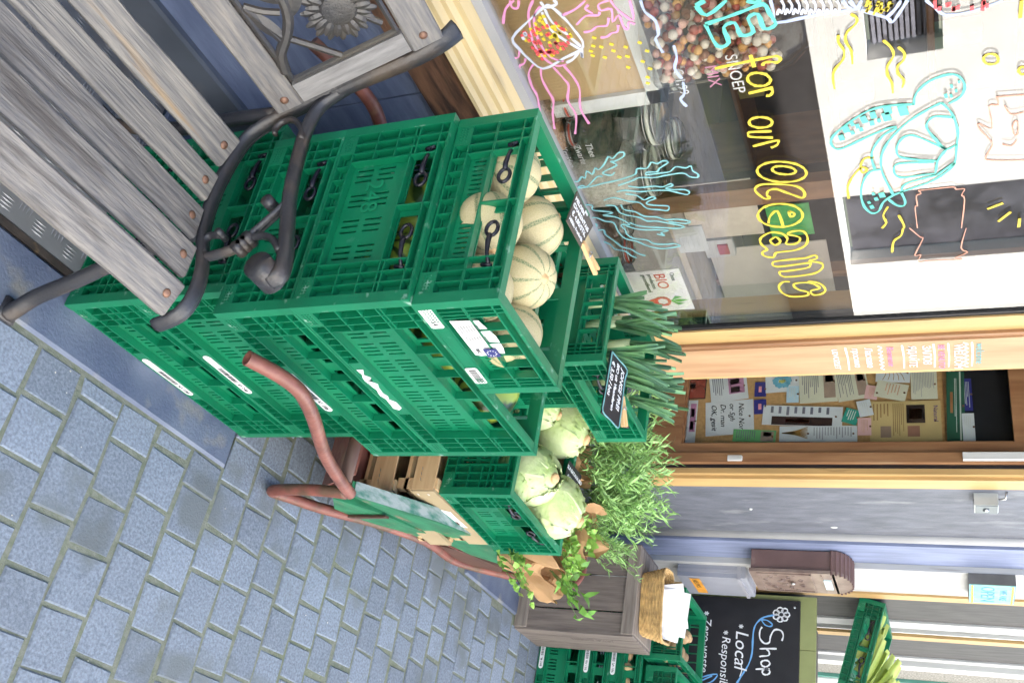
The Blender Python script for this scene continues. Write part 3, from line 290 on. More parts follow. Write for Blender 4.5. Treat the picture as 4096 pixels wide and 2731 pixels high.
CHALK = [('w',0.007,[(0.191,0.851),(0.167,0.857),(0.144,0.846),(0.143,0.816),(0.175,0.799),(0.202,0.795),(0.208,0.772),(0.185,0.751),(0.151,0.75),(0.133,0.759)]),('w',0.007,[(0.229,0.829),(0.231,0.79),(0.235,0.752)]),('w',0.007,[(0.233,0.783),(0.245,0.795),(0.262,0.794),(0.268,0.761),(0.272,0.753)]),('w',0.007,[(0.298,0.801),(0.304,0.799),(0.309,0.794),(0.313,0.786),(0.314,0.777),(0.312,0.769),(0.307,0.764),(0.301,0.761),(0.294,0.763),(0.289,0.768),(0.286,0.776),(0.285,0.785),(0.287,0.793),(0.292,0.798),(0.298,0.801)]),('w',0.007,[(0.324,0.801),(0.325,0.77),(0.329,0.738)]),('w',0.007,[(0.335,0.802),(0.341,0.801),(0.346,0.796),(0.349,0.79),(0.35,0.782),(0.348,0.775),(0.344,0.77),(0.338,0.768),(0.333,0.77),(0.328,0.774),(0.325,0.781),(0.324,0.789),(0.326,0.795),(0.33,0.8),(0.335,0.802)]),('w',0.006,[(0.067,0.883),(0.074,0.881),(0.079,0.874),(0.079,0.866),(0.075,0.86),(0.069,0.857),(0.062,0.859),(0.057,0.866),(0.057,0.874),(0.06,0.88),(0.067,0.883)]),('w',0.006,[(0.085,0.874),(0.092,0.872),(0.097,0.865),(0.097,0.857),(0.094,0.851),(0.087,0.848),(0.08,0.85),(0.075,0.857),(0.075,0.865),(0.079,0.872),(0.085,0.874)]),('w',0.006,[(0.091,0.853),(0.098,0.851),(0.103,0.844),(0.103,0.836),(0.099,0.83),(0.093,0.827),(0.086,0.829),(0.081,0.836),(0.08,0.844),(0.084,0.851),(0.091,0.853)]),('w',0.006,[(0.08,0.836),(0.087,0.834),(0.091,0.827),(0.092,0.819),(0.088,0.812),(0.082,0.809),(0.075,0.812),(0.07,0.818),(0.069,0.826),(0.073,0.833),(0.08,0.836)]),('w',0.006,[(0.06,0.835),(0.067,0.833),(0.072,0.826),(0.072,0.818),(0.069,0.811),(0.062,0.809),(0.055,0.811),(0.05,0.817),(0.05,0.826),(0.054,0.833),(0.06,0.835)]),('w',0.006,[(0.047,0.852),(0.054,0.85),(0.058,0.843),(0.059,0.835),(0.055,0.828),(0.049,0.825),(0.041,0.828),(0.037,0.834),(0.036,0.842),(0.04,0.849),(0.047,0.852)]),('w',0.006,[(0.05,0.873),(0.057,0.871),(0.062,0.864),(0.062,0.856),(0.058,0.85),(0.052,0.847),(0.044,0.849),(0.04,0.856),(0.039,0.864),(0.043,0.871),(0.05,0.873)]),('b',0.007,[(0.073,0.817),(0.086,0.767),(0.114,0.735),(0.15,0.721),(0.204,0.719),(0.258,0.718),(0.312,0.704),(0.367,0.673),(0.4,0.655)]),('b',0.006,[(0.099,0.754),(0.1,0.781),(0.117,0.805),(0.128,0.796),(0.122,0.772),(0.099,0.754)]),('b',0.006,[(0.417,0.461),(0.386,0.493),(0.366,0.563),(0.398,0.545),(0.418,0.509)]),('b',0.005,[(0.411,0.474),(0.376,0.54)]),('w',0.004,[(0.315,0.671),(0.341,0.675),(0.368,0.667)]),('w',0.004,[(0.137,0.651),(0.136,0.672)]),('w',0.004,[(0.129,0.655),(0.145,0.667)]),('w',0.004,[(0.128,0.666),(0.145,0.656)]),('w',0.004,[(0.172,0.58),(0.17,0.602)]),('w',0.004,[(0.163,0.586),(0.179,0.598)]),('w',0.004,[(0.162,0.597),(0.18,0.587)]),('w',0.004,[(0.085,0.482),(0.084,0.505)]),('w',0.004,[(0.077,0.487),(0.093,0.5)]),('w',0.004,[(0.076,0.498),(0.094,0.489)])]
BENCH = {'seat': [(0.717, 0.38), (0.736, 0.422), (0.773, 0.438), (0.831, 0.432), (0.906, 0.404), (0.98, 0.394), (1.049, 0.398), (1.118, 0.416), (1.153, 0.456), (1.18, 0.515), (1.216, 0.602), (1.25, 0.705), (1.285, 0.78), (1.317, 0.803)], 'arm': [(1.216, 0.602), (1.182, 0.556), (1.122, 0.543), (1.04, 0.549), (0.972, 0.559), (0.9, 0.578), (0.841, 0.594), (0.806, 0.596), (0.795, 0.579)], 'ball': [(0.809, 0.563)], 'hook': [(1.096, 0.547), (1.12, 0.541), (1.147, 0.516), (1.15, 0.491), (1.134, 0.478), (1.12, 0.482)], 's1': [(0.948, 0.56), (0.927, 0.545), (0.894, 0.517), (0.873, 0.503), (0.858, 0.472), (0.851, 0.429)], 's2': [(0.895, 0.445), (0.897, 0.422), (0.882, 0.416), (0.858, 0.426)], 's3': [(0.881, 0.508), (0.884, 0.538), (0.873, 0.564), (0.846, 0.587)], 'ball2': [(0.954, 0.529)], 'knot': [(0.871, 0.505)], 'leg': [(0.754, 0.058), (0.789, 0.057), (0.807, 0.075), (0.827, 0.144), (0.85, 0.2), (0.874, 0.269), (0.895, 0.339), (0.906, 0.404)], 'rleg': [(1.172, 0.46), (1.183, 0.371), (1.17, 0.273), (1.205, 0.172), (1.213, 0.067), (1.195, -0.001)]}
POSTERS = [(1.991, 0.653, 0.048, 0.091, 0, 'k', 'small red concert photo card at the lower left corner of the notice board', 'photo'), (1.915, 0.659, 0.093, 0.09, 0, 'k', 'dark red concert photo card with blue spots low on the notice board', 'photo'), (1.916, 0.795, 0.121, 0.149, -8, 'w', 'white flyer with a pink group photo, lower left of the notice board', 'people'), (1.781, 0.806, 0.15, 0.189, -4, 'w', 'white page of large dark handwriting on the notice board', 'script'), (1.767, 0.648, 0.189, 0.056, 0, 'w', 'white flyers with blue discs at the very bottom of the notice board', 'people'), (1.904, 0.922, 0.066, 0.045, 0, 'b', 'dark blue card with a pink flower, left one of two', 'flower'), (1.826, 0.924, 0.064, 0.048, -3, 'b', 'dark blue card with a pink flower, right one of two', 'flower'), (1.936, 1.005, 0.095, 0.129, -3, 'w', 'white card with a painted blue and green globe', 'globe'), (1.877, 1.047, 0.073, 0.047, 0, 'l', 'small light blue cartoon style card over the globe card', 'small'), (1.698, 0.907, 0.053, 0.164, 3, 'g', 'bright green leaflets at the lower right of the notice board', 'mixed'), (1.781, 1.084, 0.085, 0.297, 3, 'w', 'long white page with a dark red flower photo at its top', 'dark'), (1.705, 1.06, 0.066, 0.116, 0, 'w', 'white card with brown dried grass, right side of the notice board', 'grass'), (1.703, 1.2, 0.067, 0.17, 0, 'w', 'white page of small print at the right edge of the notice board', 'text'), (1.925, 1.141, 0.176, 0.141, -3, 'c', 'cream leaflet with rows of small coloured pictures, left edge', 'mixed'), (1.922, 1.264, 0.156, 0.116, -9, 'c', 'cream leaflet with a dark blue picture, tilted, upper left', 'mixed'), (1.957, 1.415, 0.083, 0.121, 4, 'w', 'white card with thin dried stems near the top left', 'stems'), (1.874, 1.337, 0.058, 0.046, 10, 'p', 'small pink card at a tilt in the middle of the notice board', 'plain'), (1.879, 1.407, 0.071, 0.112, 14, 'c', 'cream note with orange handwriting, turned sideways', 'plain'), (1.901, 1.521, 0.123, 0.09, 0, 'c', 'pale cream poster with a faint garland, top left of the notice board', 'text'), (1.75, 1.452, 0.166, 0.244, 0, 'y', 'large tan poster with a dark photo at the top right of the notice board', 'bedding'), (1.773, 1.264, 0.062, 0.055, 18, 't', 'small teal card tilted to the right', 'small'), (1.806, 1.313, 0.068, 0.05, -12, 'w', 'small white card with red and blue print above the teal card', 'small'), (1.729, 1.311, 0.072, 0.048, 0, 'p', 'pale pink card at the right of the teal card', 'plain'), (1.853, 1.665, 0.132, 0.031, 0, 'b', 'dark blue folder behind the green magazine on the black board', 'small'), (1.807, 1.624, 0.285, 0.06, 2, 'd', 'curled dark green magazine on the black board', 'mag'), (1.721, 1.662, 0.11, 0.04, 0, 'w', 'white flyer with blue print on the black board', 'small')]
# ================================================================ SETTING
g = MB(); g.box(-60, 90, -60, .767, -.06, -.0025); g.box(1.72, 3.05, .767, 1.40, -.06, -.0025); g.box(3.05, 90, .767, .965, -.06, -.0025)
tag(g.build('ground', mortar), kind='structure')
g = MB()
k = 0; X0 = 1.83-.1165*30
while X0 < 6.6:
    PT = .1165 if X0 < 1.8 else .1062
    X0 += PT; k += 1; XS = X0-PT
    Y = 1.40 + (.055 if k % 2 else 0) + random.uniform(-.012, .012)
    while Y > -2.5:
        L = random.uniform(.104, .120) if PT > .11 else random.uniform(.094, .112); y0, y1 = Y-L, Y; Y -= L
        lim = .762 if XS < 1.70 else (1.40 if X0 < 3.07 else .962)
        if y0 > lim-.03: continue
        y1 = min(y1, lim)
        h = random.uniform(-.0008, .0022)
        g.rbox(XS+.0045, X0-.006, y0+.0045, y1-.0045, -.03, h, .003, .0038)
tag(g.build('pavement', sett), kind='structure')
g = MB(); rg = random.Random(77)
for i in range(420):
    x, y = rg.uniform(.6, 5.5), rg.uniform(-1.6, .76); r = rg.uniform(.0008, .0026); a = rg.uniform(0, 3)
    g.add([(x+r*math.cos(a+t)*rg.uniform(.6, 1.4), y+r*math.sin(a+t), .0032) for t in (0, 1.5, 3.1, 4.6)]+[(x, y, .0045)], [(0, 1, 4), (1, 2, 4), (2, 3, 4), (3, 0, 4)])
tag(g.build('grit', mat('pale_grit', (.45, .43, .38), .8, .3, 30)), kind='stuff')
# kerb slabs and cellar cover
g = MB()
for a, b in [(-3, -1.2), (-1.194, .35), (.356, 1.715)]: g.rbox(a, b, .765, .906, -.06, .004, .008)
g.rbox(3.055, 4.9, .965, 1.40, -.06, .004, .008); g.rbox(4.906, 9, .965, 1.40, -.06, .004, .008); g.rbox(1.165, 1.72, .91, 1.40, -.06, .002, .006)
tag(g.build('kerb', kerb_stone), kind='structure')
cc = empty('cellar_cover', (0, 0, 0), 'steel tread plate cellar cover on the ground beneath the bench', 'cover')
g = MB(); g.box(-1.4, 1.155, .925, 1.395, -.03, .0)
ox = -1.38; row = 0
while ox < 1.14:
    oy = .935+(.02 if row % 2 else 0); c = 0
    while oy < 1.385:
        al = (row+c) % 2
        for i in range(4):
            if al: p = [(ox+.004+i*.0085, oy), (ox+.004+i*.0085, oy+.03)]
            else: p = [(ox, oy+.004+i*.0075), (ox+.032, oy+.004+i*.0075)]
            a, b = Vector((*p[0], 0)), Vector((*p[1], 0)); m = (a+b)/2; d = (b-a).normalized(); w = Vector((-d.y, d.x, 0))*.0022
            g.add([a, m-w, b, m+w, m+Vector((0, 0, .0022))], [(0, 1, 4), (1, 2, 4), (2, 3, 4), (3, 0, 4)])
        oy += .038; c += 1
    ox += .041; row += 1
g.build('plate', steel, cc)
g = MB(); g.box(-1.4, 1.16, .908, .922, -.03, .001); g.build('rim', mat('tarred_joint', (.035, .028, .025), .8, .3, 30, .6, 60, col3=(.25, .17, .08), scale3=14, amt3=.38), cc)
# ---------------------------------------------------------------- shop building
B_ = empty('shop_building', (0, 0, 0), 'bluestone shop front with cream sill, painted display window and open orange doorway', 'building')
def part(name, m, boxes, parent=B_, smooth=False, b=0):
    g = MB()
    for q in boxes:
        if b: g.rbox(*q, b)
        else: g.box(*q)
    return g.build(name, m, parent, smooth)
part('plinth', smooth_stone, [(-3, -.39, 1.405, 1.6, -.05, .172), (-.384, .62, 1.405, 1.6, -.05, .172), (.626, 1.56, 1.405, 1.6, -.05, .172), (1.566, 2.45, 1.405, 1.6, -.05, .172)], b=.006)
g = MB()
for a, b in [(-3, -.3), (-.295, .46), (.465, 1.28), (1.285, 2.45)]:
    g.box(a, b, 1.45, 1.62, .172, .592)
    g.add([(a, 1.425, .172), (b, 1.425, .172), (b, 1.45, .215), (a, 1.45, .215), (a, 1.45, .172), (b, 1.45, .172)], [(0, 1, 2, 3), (1, 5, 2), (0, 3, 4)])
g.build('stone_wall', blue_stone, B_)
g = MB(); g.rbox(-3, 2.45, 1.43, 1.6, .592, .698, .006); g.build('wooden_beam', beamwood, B_)
g = MB()
prof = [(1.415, .700), (1.415, .708), (1.425, .714), (1.425, .724), (1.44, .732), (1.44, .742), (1.452, .750), (1.452, .762), (1.478, .770), (1.54, .774), (1.54, .700)]
g.slab([(-3, y, z) for y, z in prof], (5.36, 0, 0)); g.build('window_sill', cream, B_)
g = MB(); g.box(-3, 2.335, 1.478, 1.512, .771, .792); g.build('window_bottom_bead', greylight, B_)
part('window_bead', blackgum, [(2.347, 2.36, 1.4935, 1.53, .775, 2.6)])
part('window_frame', yellow, [(2.36, 2.425, 1.488, 1.60, .50, 2.6), (-3, 2.335, 1.47, 1.6, 2.3, 2.6)])
part('frame_fillet', doorwood, [(2.425, 2.443, 1.478, 1.6, .50, 2.6)])
post = part('door_post', postwood, [(2.443, 2.600, 1.474, 1.6, .30, 2.6)])
part('post_edge', yellow, [(2.600, 2.624, 1.482, 1.6, .30, 2.6)])
# glazing with hand painted drawings
pane = part('window_pane', window_glass, [(-3, 2.347, 1.500, 1.506, .775, 2.3)])
GM = frameM((0, 1.4995, 0), (1, 0, 0), (0, 0, 1))
DOTS = {}
groups_ = {}
for k_, (c, w, pts) in enumerate(STROKES):
    if len(pts) == 2 and c != 'orange': DOTS.setdefault(c, []).append((w, pts)); continue
    nm = {'yellow': 'painted_letter' if w >= .007 else 'painted_wiggle', 'turq': 'painted_turtle' if w < .01 else 'painted_letter', 'pink': 'painted_tentacle', 'white': 'painted_net', 'blue': 'painted_outline', 'orange': 'painted_banner', 'coral': 'painted_seaweed', 'red': 'painted_mark'}[c]
    groups_.setdefault((nm, c) if nm == 'painted_turtle' else (nm, c, k_), []).append((w, pts))
for i, (k_, l) in enumerate(groups_.items()):
    g = MB()
    for w, pts in l: ribbon(g, pts, w*.72, Matrix.Translation((0, -.0001*(i % 7), 0)) @ GM)
    g.build(k_[0], PAINT[k_[1]], pane)
for i, (c, l) in enumerate(DOTS.items()):
    g = MB()
    for w, pts in l: ribbon(g, pts, w*.8, Matrix.Translation((0, -.0008-.0002*i, 0)) @ GM)
    tag(g.build('painted_dots', PAINT[c], pane), kind='stuff')
for s, x, z, sz in [('RE-CONNECT', 2.07, 1.50, .04)]: pass
T = lambda s, x, z, size, m, M0, name, par, **k: text(s, size, M0 @ Matrix.Translation((x, z, .0012)), m, name, par, **k)
# welcome words on the post
PM = frameM((2.45, 1.474, 0), (1, 0, 0), (0, 0, 1))
ww = [('welcome', 1.665, PAINT['coral'], .030), ('WELKOM', 1.612, chalk, .031), ('BE VENUTO', 1.572, PAINT['pink'], .024), ('\u0417\u0410\u041f\u041e\u0412', 1.533, chalk, .030), ('\u042f\u0414\u0410\u0419\u0422\u0415', 1.497, chalk, .028), ('Bienvenue', 1.442, PAINT['pink'], .026), ('\u041b\u0430\u0441\u043a\u0430\u0432\u043e', 1.385, chalk, .027), ('\u043f\u0440\u043e\u0441\u0438\u043c\u043e', 1.352, chalk, .025), ('UDVOZLET', 1.298, chalk, .022)]
for s, z, m, sz in ww: T(s, .012, z, sz, m, PM, 'painted_word', post, shear=.15)
for z in (1.655, 1.597, 1.561, 1.482, 1.335): g = MB(); ribbon(g, [(.008, z), (.07, z+.002), (.135, z)], .004, PM); g.build('painted_line', chalk, post)
g = MB(); ribbon(g, [(.008+.01*i, 1.425+(.005 if i % 2 else -.005)) for i in range(14)], .003, PM); g.build('painted_line', chalk, post); g = MB(); ribbon(g, [(.008+.01*i, 1.64+(.006 if i % 2 else -.006)) for i in range(14)], .003, PM)
g.build('painted_line', chalk, post)
# threshold steps and doorway
part('door_step', smooth_stone, [(2.45, 3.50, 1.50, 3.3, -.05, .50), (2.62, 3.50, 1.36, 1.50, -.05, .17)], b=.006)
part('door_jamb', yellow, [(3.425, 3.50, 1.50, 1.56, .50, 2.6), (3.405, 3.425, 1.513, 1.56, .50, 2.6)])
part('jamb_seal', blackgum, [(3.40, 3.425, 1.535, 1.548, .50, 2.6)])
part('door_frame', doorwood, [(3.38, 3.425, 1.548, 1.586, .50, 2.6)])
# door leaf, open inwards
D = [('stile', (3.40, 3.44, 1.592, 1.636, .52, 2.5)), ('stile', (3.40, 3.44, 2.40, 2.45, .52, 2.5)), ('rail', (3.40, 3.44, 1.636, 2.40, .52, .640)), ('rail', (3.40, 3.44, 1.636, 2.40, 1.80, 1.90))]
door = part('door', doorwood, [(3.398, 3.442, 1.60, 1.63, 2.42, 2.5)])
for n_, q in D: g = MB(); g.box(*q); g.build(n_, doorwood, door)
g = MB(); g.box(3.412, 3.428, 1.636, 1.644, .640, 1.80); g.box(3.412, 3.428, 1.644, 2.4, .64, .648); g.build('glazing_bead', doorwood, door)
g = MB(); g.box(3.418, 3.422, 1.64, 2.40, .640, 1.80); g.build('door_glass', glassmat('door_glass', (.95, .97, .96), 1.45, 0, .6), door)
g = MB(); g.rbox(3.362, 3.378, 1.552, 1.578, 1.635, 1.95, .004); g.box(3.378, 3.40, 1.56, 1.57, 1.66, 1.67); g.build('handle', white, door)
g = MB(); g.rbox(3.372, 3.38, 1.552, 1.572, .83, .885, .003); g.build('lock_plate', white, door)
# pillar
pil = part('pillar', blue_stone_v, [(3.50, 3.975, 1.50, 1.75, -.05, 3.2)])
g = MB(); g.lathe([(.0, -.001), (.014, 0), (.010, .0016), (0, .002)], 9, Matrix.Translation((3.90, 1.5, 1.16)) @ Matrix.Rotation(PI/2, 4, 'X') @ Matrix.Scale(.6, 4, (1, 0, 0))); g.lathe([(.007, 0), (.006, .004), (0, .005)], 8, Matrix.Translation((3.72, 1.5, .86)) @ Matrix.Rotation(PI/2, 4, 'X')); g.build('plaster_chip', white, B_)
g = MB(); g.tube([(3.99, 1.50, -.05), (3.99, 1.50, 3.2)], .022, 10); g.build('pillar_bead', greylight, B_, True)
lilac = mat('lilac_grey_board', (.225, .265, .42), .6, .1, 7, .3, 40, col2=(.16, .19, .29), stretch=(6, 6, .6), thr=(.35, .65), detail=7)
whiteb = mat('peeling_white_board', (.46, .46, .46), .6, .05, 6, .25, 40, col3=(.30, .29, .27), scale3=5, amt3=.38, stretch=(6, 6, .7))
part('pillar_gap', blackgum, [(3.975, 4.04, 1.53, 1.7, -.05, 3.2)])
part('lilac_board', lilac, [(4.022, 4.235, 1.475, 1.62, -.05, 3.2)])
part('white_board', whiteb, [(4.238, 4.525, 1.45, 1.62, -.05, 3.2)])
# second window: frame bands, dark gaps, and frame reflections built as solid coloured strips
brown_d = mat('dark_brown_frame', (.035, .026, .022), .4, .2, 8)
taupe = mat('grey_glass_reflection', (.085, .08, .078), .7, .1, 8, .2, 50, col2=(.055, .052, .05), stretch=(5, 5, .8))  # grey window glass, its reflection put into the base colour
granite = mat('pebble_render', (.36, .34, .30), .8, .2, 90, .6, 90, col2=(.16, .15, .13))
W2 = empty('side_window', (0, 0, 0), 'tall side window with yellow and white strips for frames and their reflections beyond the mailbox', 'window')
def strip(name, m, x0, x1, y, z0=-.05, z1=3.2):
    g = MB(); g.box(x0, x1, y, 1.75, z0, z1); g.build(name, m, W2)
strip('brown_strip', doorwood, 4.527, 4.545, 1.49); strip('dark_pane', brown_d, 4.547, 4.62, 1.53); strip('white_strip', white, 4.622, 4.64, 1.50); strip('dark_strip', blackgum, 4.642, 4.685, 1.51)
strip('white_strip', white, 4.687, 4.70, 1.50); strip('yellow_strip', yellow, 4.702, 4.765, 1.49); strip('grey_panel', taupe, 4.767, 5.12, 1.50); strip('white_strip', whiteb, 5.122, 5.225, 1.49)
strip('dark_pane', brown_d, 5.227, 5.33, 1.53); strip('white_strip', white, 5.332, 5.345, 1.50); strip('dark_strip', blackgum, 5.347, 5.365, 1.51); strip('yellow_strip', yellow, 5.367, 5.43, 1.49)
strip('grey_panel', taupe, 5.432, 5.78, 1.50); strip('white_strip', whiteb, 5.782, 5.84, 1.49); strip('dark_strip', brown_d, 5.842, 5.875, 1.53); strip('white_strip', white, 5.877, 5.97, 1.47)
strip('pebble_panel', granite, 5.972, 6.3, 1.50); strip('green_strip', mat('teal_strip', (.10, .30, .24), .5), 6.302, 6.33, 1.48); strip('white_strip', white, 6.332, 8.5, 1.47)
# upper wall, shell and interior of the shop
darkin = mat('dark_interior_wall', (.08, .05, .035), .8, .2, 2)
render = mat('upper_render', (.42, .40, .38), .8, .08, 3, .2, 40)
part('upper_wall', render, [(-8, 12, 1.45, 6.5, 2.6, 7.6), (-8, -3, 1.45, 6.5, -.05, 2.6), (8.5, 12, 1.5, 6.5, -.05, 2.6)])
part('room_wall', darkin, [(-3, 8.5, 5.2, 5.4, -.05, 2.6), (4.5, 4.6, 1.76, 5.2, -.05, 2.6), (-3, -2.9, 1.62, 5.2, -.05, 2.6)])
tile = bpy.data.materials.new('herringbone_tile'); tile.use_nodes = True
N = tile.node_tree.nodes; L = tile.node_tree.links; br = N.new('ShaderNodeTexBrick'); tc = N.new('ShaderNodeTexCoord'); mp = N.new('ShaderNodeMapping')
mp.inputs['Rotation'].default_value = (R(90), R(45), R(90)); L.new(tc.outputs['Object'], mp.inputs[0]); L.new(mp.outputs[0], br.inputs[0])
br.inputs['Color1'].default_value = (.62, .62, .60, 1); br.inputs['Color2'].default_value = (.55, .55, .53, 1); br.inputs['Mortar'].default_value = (.3, .3, .3, 1)
br.inputs['Scale'].default_value = 6; br.inputs['Mortar Size'].default_value = .012; L.new(br.outputs[0], N['Principled BSDF'].inputs['Base Color']); N['Principled BSDF'].inputs['Roughness'].default_value = .3
part('tiled_wall', tile, [(3.56, 3.6, 1.76, 2.13, .5, 2.4)])
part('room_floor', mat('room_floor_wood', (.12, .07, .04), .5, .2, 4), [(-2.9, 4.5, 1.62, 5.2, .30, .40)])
# display shelf behind the glass
ds = empty('display_shelf', (0, 0, 0), 'tan wooden display shelf just inside the shop window', 'shelf')
tan = mat('tan_board', (.56, .38, .20), .55, .06, 5, .1, 40)
g = MB(); g.box(-2.8, 2.33, 1.545, 1.98, .615, .65); g.build('shelf_top', tan, ds)
g = MB(); g.box(-2.8, 2.33, 1.94, 1.97, .40, .615); g.build('shelf_front', tan, ds)
# opposite side of the street, seen mirrored in the window
op = empty('white_townhouse', (0, -3.7, 0), 'sunlit white townhouse across the street, mirrored in the shop window', 'building')
wallw = mat('sunlit_white_render', (.80, .79, .76), .8, .04, 3)
g = MB()
xs = sorted({-8, 2.0, 3.6, 5.0, 6.4, 8.2, 9.4, 16}); zs = [0, .75, 1.15, 1.75, 2.9, 3.6, 5.2, 7.4]
hole = lambda u, v: (1.15 < v < 1.75 and (2.0 < u < 3.6 or 5.0 < u < 6.4)) or (3.6 < v < 5.2 and (2.0 < u < 3.6 or 5.0 < u < 6.4 or 8.2 < u < 9.4)) or (v < 2.9 and v > .75 and 8.2 < u < 9.4)
g.panel((0, 0, 0), (1, 0, 0), (0, 0, 1), (0, 1, 0), xs, zs, hole, .25); g.build('wall', wallw, op)
g = MB(); g.box(-8, 16, .005, .05, 0, .70); g.build('granite_base', mat('dark_granite_base', (.05, .045, .045), .6), op)
g = MB()
for a, b, c, d in [(2.0, 3.6, 1.15, 1.75), (5, 6.4, 1.15, 1.75), (2, 3.6, 3.6, 5.2), (5, 6.4, 3.6, 5.2), (8.2, 9.4, 3.6, 5.2), (8.2, 9.4, .75, 2.9)]:
    g = MB(); g.box(a+.03, b-.03, -.2, -.18, c+.03, d-.03); g.build('window_pane', mat('dark_window', (.075, .075, .09), .3, .5, 3), op)
g = MB()
for i in range(12): g.box(5.75, 6.35, -.16, -.14, 1.2+i*.045, 1.23+i*.045); g.box(2.85, 3.55, -.16, -.14, 1.2+i*.045, 1.23+i*.045)
g.build('roller_shutter', mat('shutter_grey', (.25, .25, .30), .6), op)
g = MB(); g.box(2.74, 2.84, -.17, -.05, 1.15, 1.75); g.box(2, 3.6, -.17, -.12, 1.15, 1.2); g.build('window_frame', white, op)
# ================================================================ GREEN CRATES
def crate_wall(g, O, U, N, L, H, kind, fine, posts=True):
    e0 = 0 if posts else .0198
    O, U, N = Vector(O), Vector(U), Vector(N); V = Vector((0, 0, 1)); d = .017
    M = Matrix(((U.x, V.x, N.x, O.x), (U.y, V.y, N.y, O.y), (U.z, V.z, N.z, O.z), (0, 0, 0, 1)))
    bar = lambda u0, u1, v0, v1, n0=-.0165, n1=-.0005: g.boxm(M, u0, u1, v0, v1, n0, n1)
    end = .085 if L > .35 else .05
    a, b = end, L-end
    wb, wt = H-.068, H-.026                      # window band
    holes = []
    if kind == 'long' and not fine:
        c = L/2
        for u0, u1 in [(a+.01, a+.065), (a+.075, a+.13), (c-.055, c+.055), (b-.13, b-.075), (b-.065, b-.01)]: holes.append((u0, u1, wb+.006, wt-.004))
    elif kind == 'short':
        for u0, u1 in [(a-.01, L/2-.012), (L/2+.012, b+.01)]: holes.append((u0, u1, wb-.002, wt))
    else:
        for u0, u1 in [(a-.01, a+.05), (L/2-.045, L/2+.045), (b-.05, b+.01)]: holes.append((u0, u1, wb+.004, wt))
    rows = []
    v = .042
    hh, gp = (.022, .010) if fine else (.034, .012)
    while v+hh < wb-.008: rows.append((v, v+hh)); v += hh+gp
    pw, pp = (.0042, .0105) if fine else (.0048, .0125)
    if fine:
        u = a+.004
        while u+pw < b:
            for r in rows: holes.append((u, u+pw, *r))
            u += pp
    else:
        ng = max(2, round((b-a)/.062)); gw = (b-a)/ng
        for k in range(ng):
            for i in range(4 if kind == 'long' else 3):
                u = a+gw*k+.007+i*pp
                for r in rows: holes.append((u, u+pw, *r))
    us = sorted({0, L} | {round(h[0], 5) for h in holes} | {round(h[1], 5) for h in holes})
    vs = sorted({0, H} | {round(h[2], 5) for h in holes} | {round(h[3], 5) for h in holes})
    hole = lambda u, v: any(h[0] < u < h[1] and h[2] < v < h[3] for h in holes)
    g.cur = 0; g.panel(O-N*d, U, V, N, us, vs, hole, .003)
    g.cur = 1; bar(e0, L-e0, H-.005, H); g.cur = 0; bar(.02, L-.02, H-.022, H-.019); bar(.02, L-.02, wb-.006, wb-.0035)
    bar(.018, L-.018, .030, .033); bar(e0, L-e0, 0.0002, .004)
    if kind == 'long':
        bar(L/2-.105, L/2+.105, .004, .028, -.010, -.002)
        for s in (a+.01, b-.03): pass
        n = int((L/2-.11)/.021)
        for k in range(1, n):
            for u in (k*.021, L-k*.021): bar(u, u+.002, .004, .030)
    else:
        n = int(L/.03)
        for k in range(1, n): bar(k*L/n, k*L/n+.002, .004, .030)
    for x0, x1 in ((.0195, end), (L-end, L-.0195)):
        for k in range(1, 3): u = x0+(x1-x0)*k/3; bar(u, u+.0022, .03, H-.004)
        n = max(2, round((H-.05)/.042))
        for k in range(1, n): v = .033+(H-.055)*k/n; bar(x0, x1, v, v+.0025)
        xx_ = x1 if x0 < .03 else x0; bar(xx_-.0012, xx_+.0012, .0334, H-.0224)
    for k in range(1, 5): u = a+(b-a)*k/5; bar(u, u+.002, wb-.004, H-.02) if kind == 'long' else None
    if kind == 'short': bar(L/2-.0015, L/2+.0015, wb-.004, H-.004)
    # corner post with grip plate
    g.cur = 1
    if posts:
        for u0, u1 in ((-.0006, .019), (L-.019, L+.0006)): bar(u0, u1, -.0002, H+.0006, -.0196, .0006)
    bar(.0192, .062, .0042, .030, -.0125, -.0003); bar(L-.062, L-.0192, .0042, .030, -.0125, -.0003)
    g.cur = 0
    for s in (0, 1):
        for i in range(6):
            for j in range(3):
                u = .025+i*.006; u = L-u if s else u; bar(u-.0015, u+.0015, .009+j*.006, .012+j*.006, -.001, .0006)
    return M
def add_latch(par, M, u, v, s, m=black):
    g = MB(); q = lambda a, b, c=0: M @ Vector((u+s*a, v+b, c))
    g.tube([q(-.052, .006, -.006), (q(-.03, .0, -.004)), q(-.008, -.002, -.003), q(.006, 0, -.002)], [.0036, .0036, .0052, .0048], 6)
    g.tube([q(-.056, .012, -.006), q(-.052, -.006, -.006)], .004, 6)
    ring = [q(.018+.0145*math.cos(t), .0105*math.sin(t), -.004) for t in [2*PI*i/14 for i in range(15)]]
    g.tube(ring, .0034, 6, cap=False); g.build('latch', m, par, True)
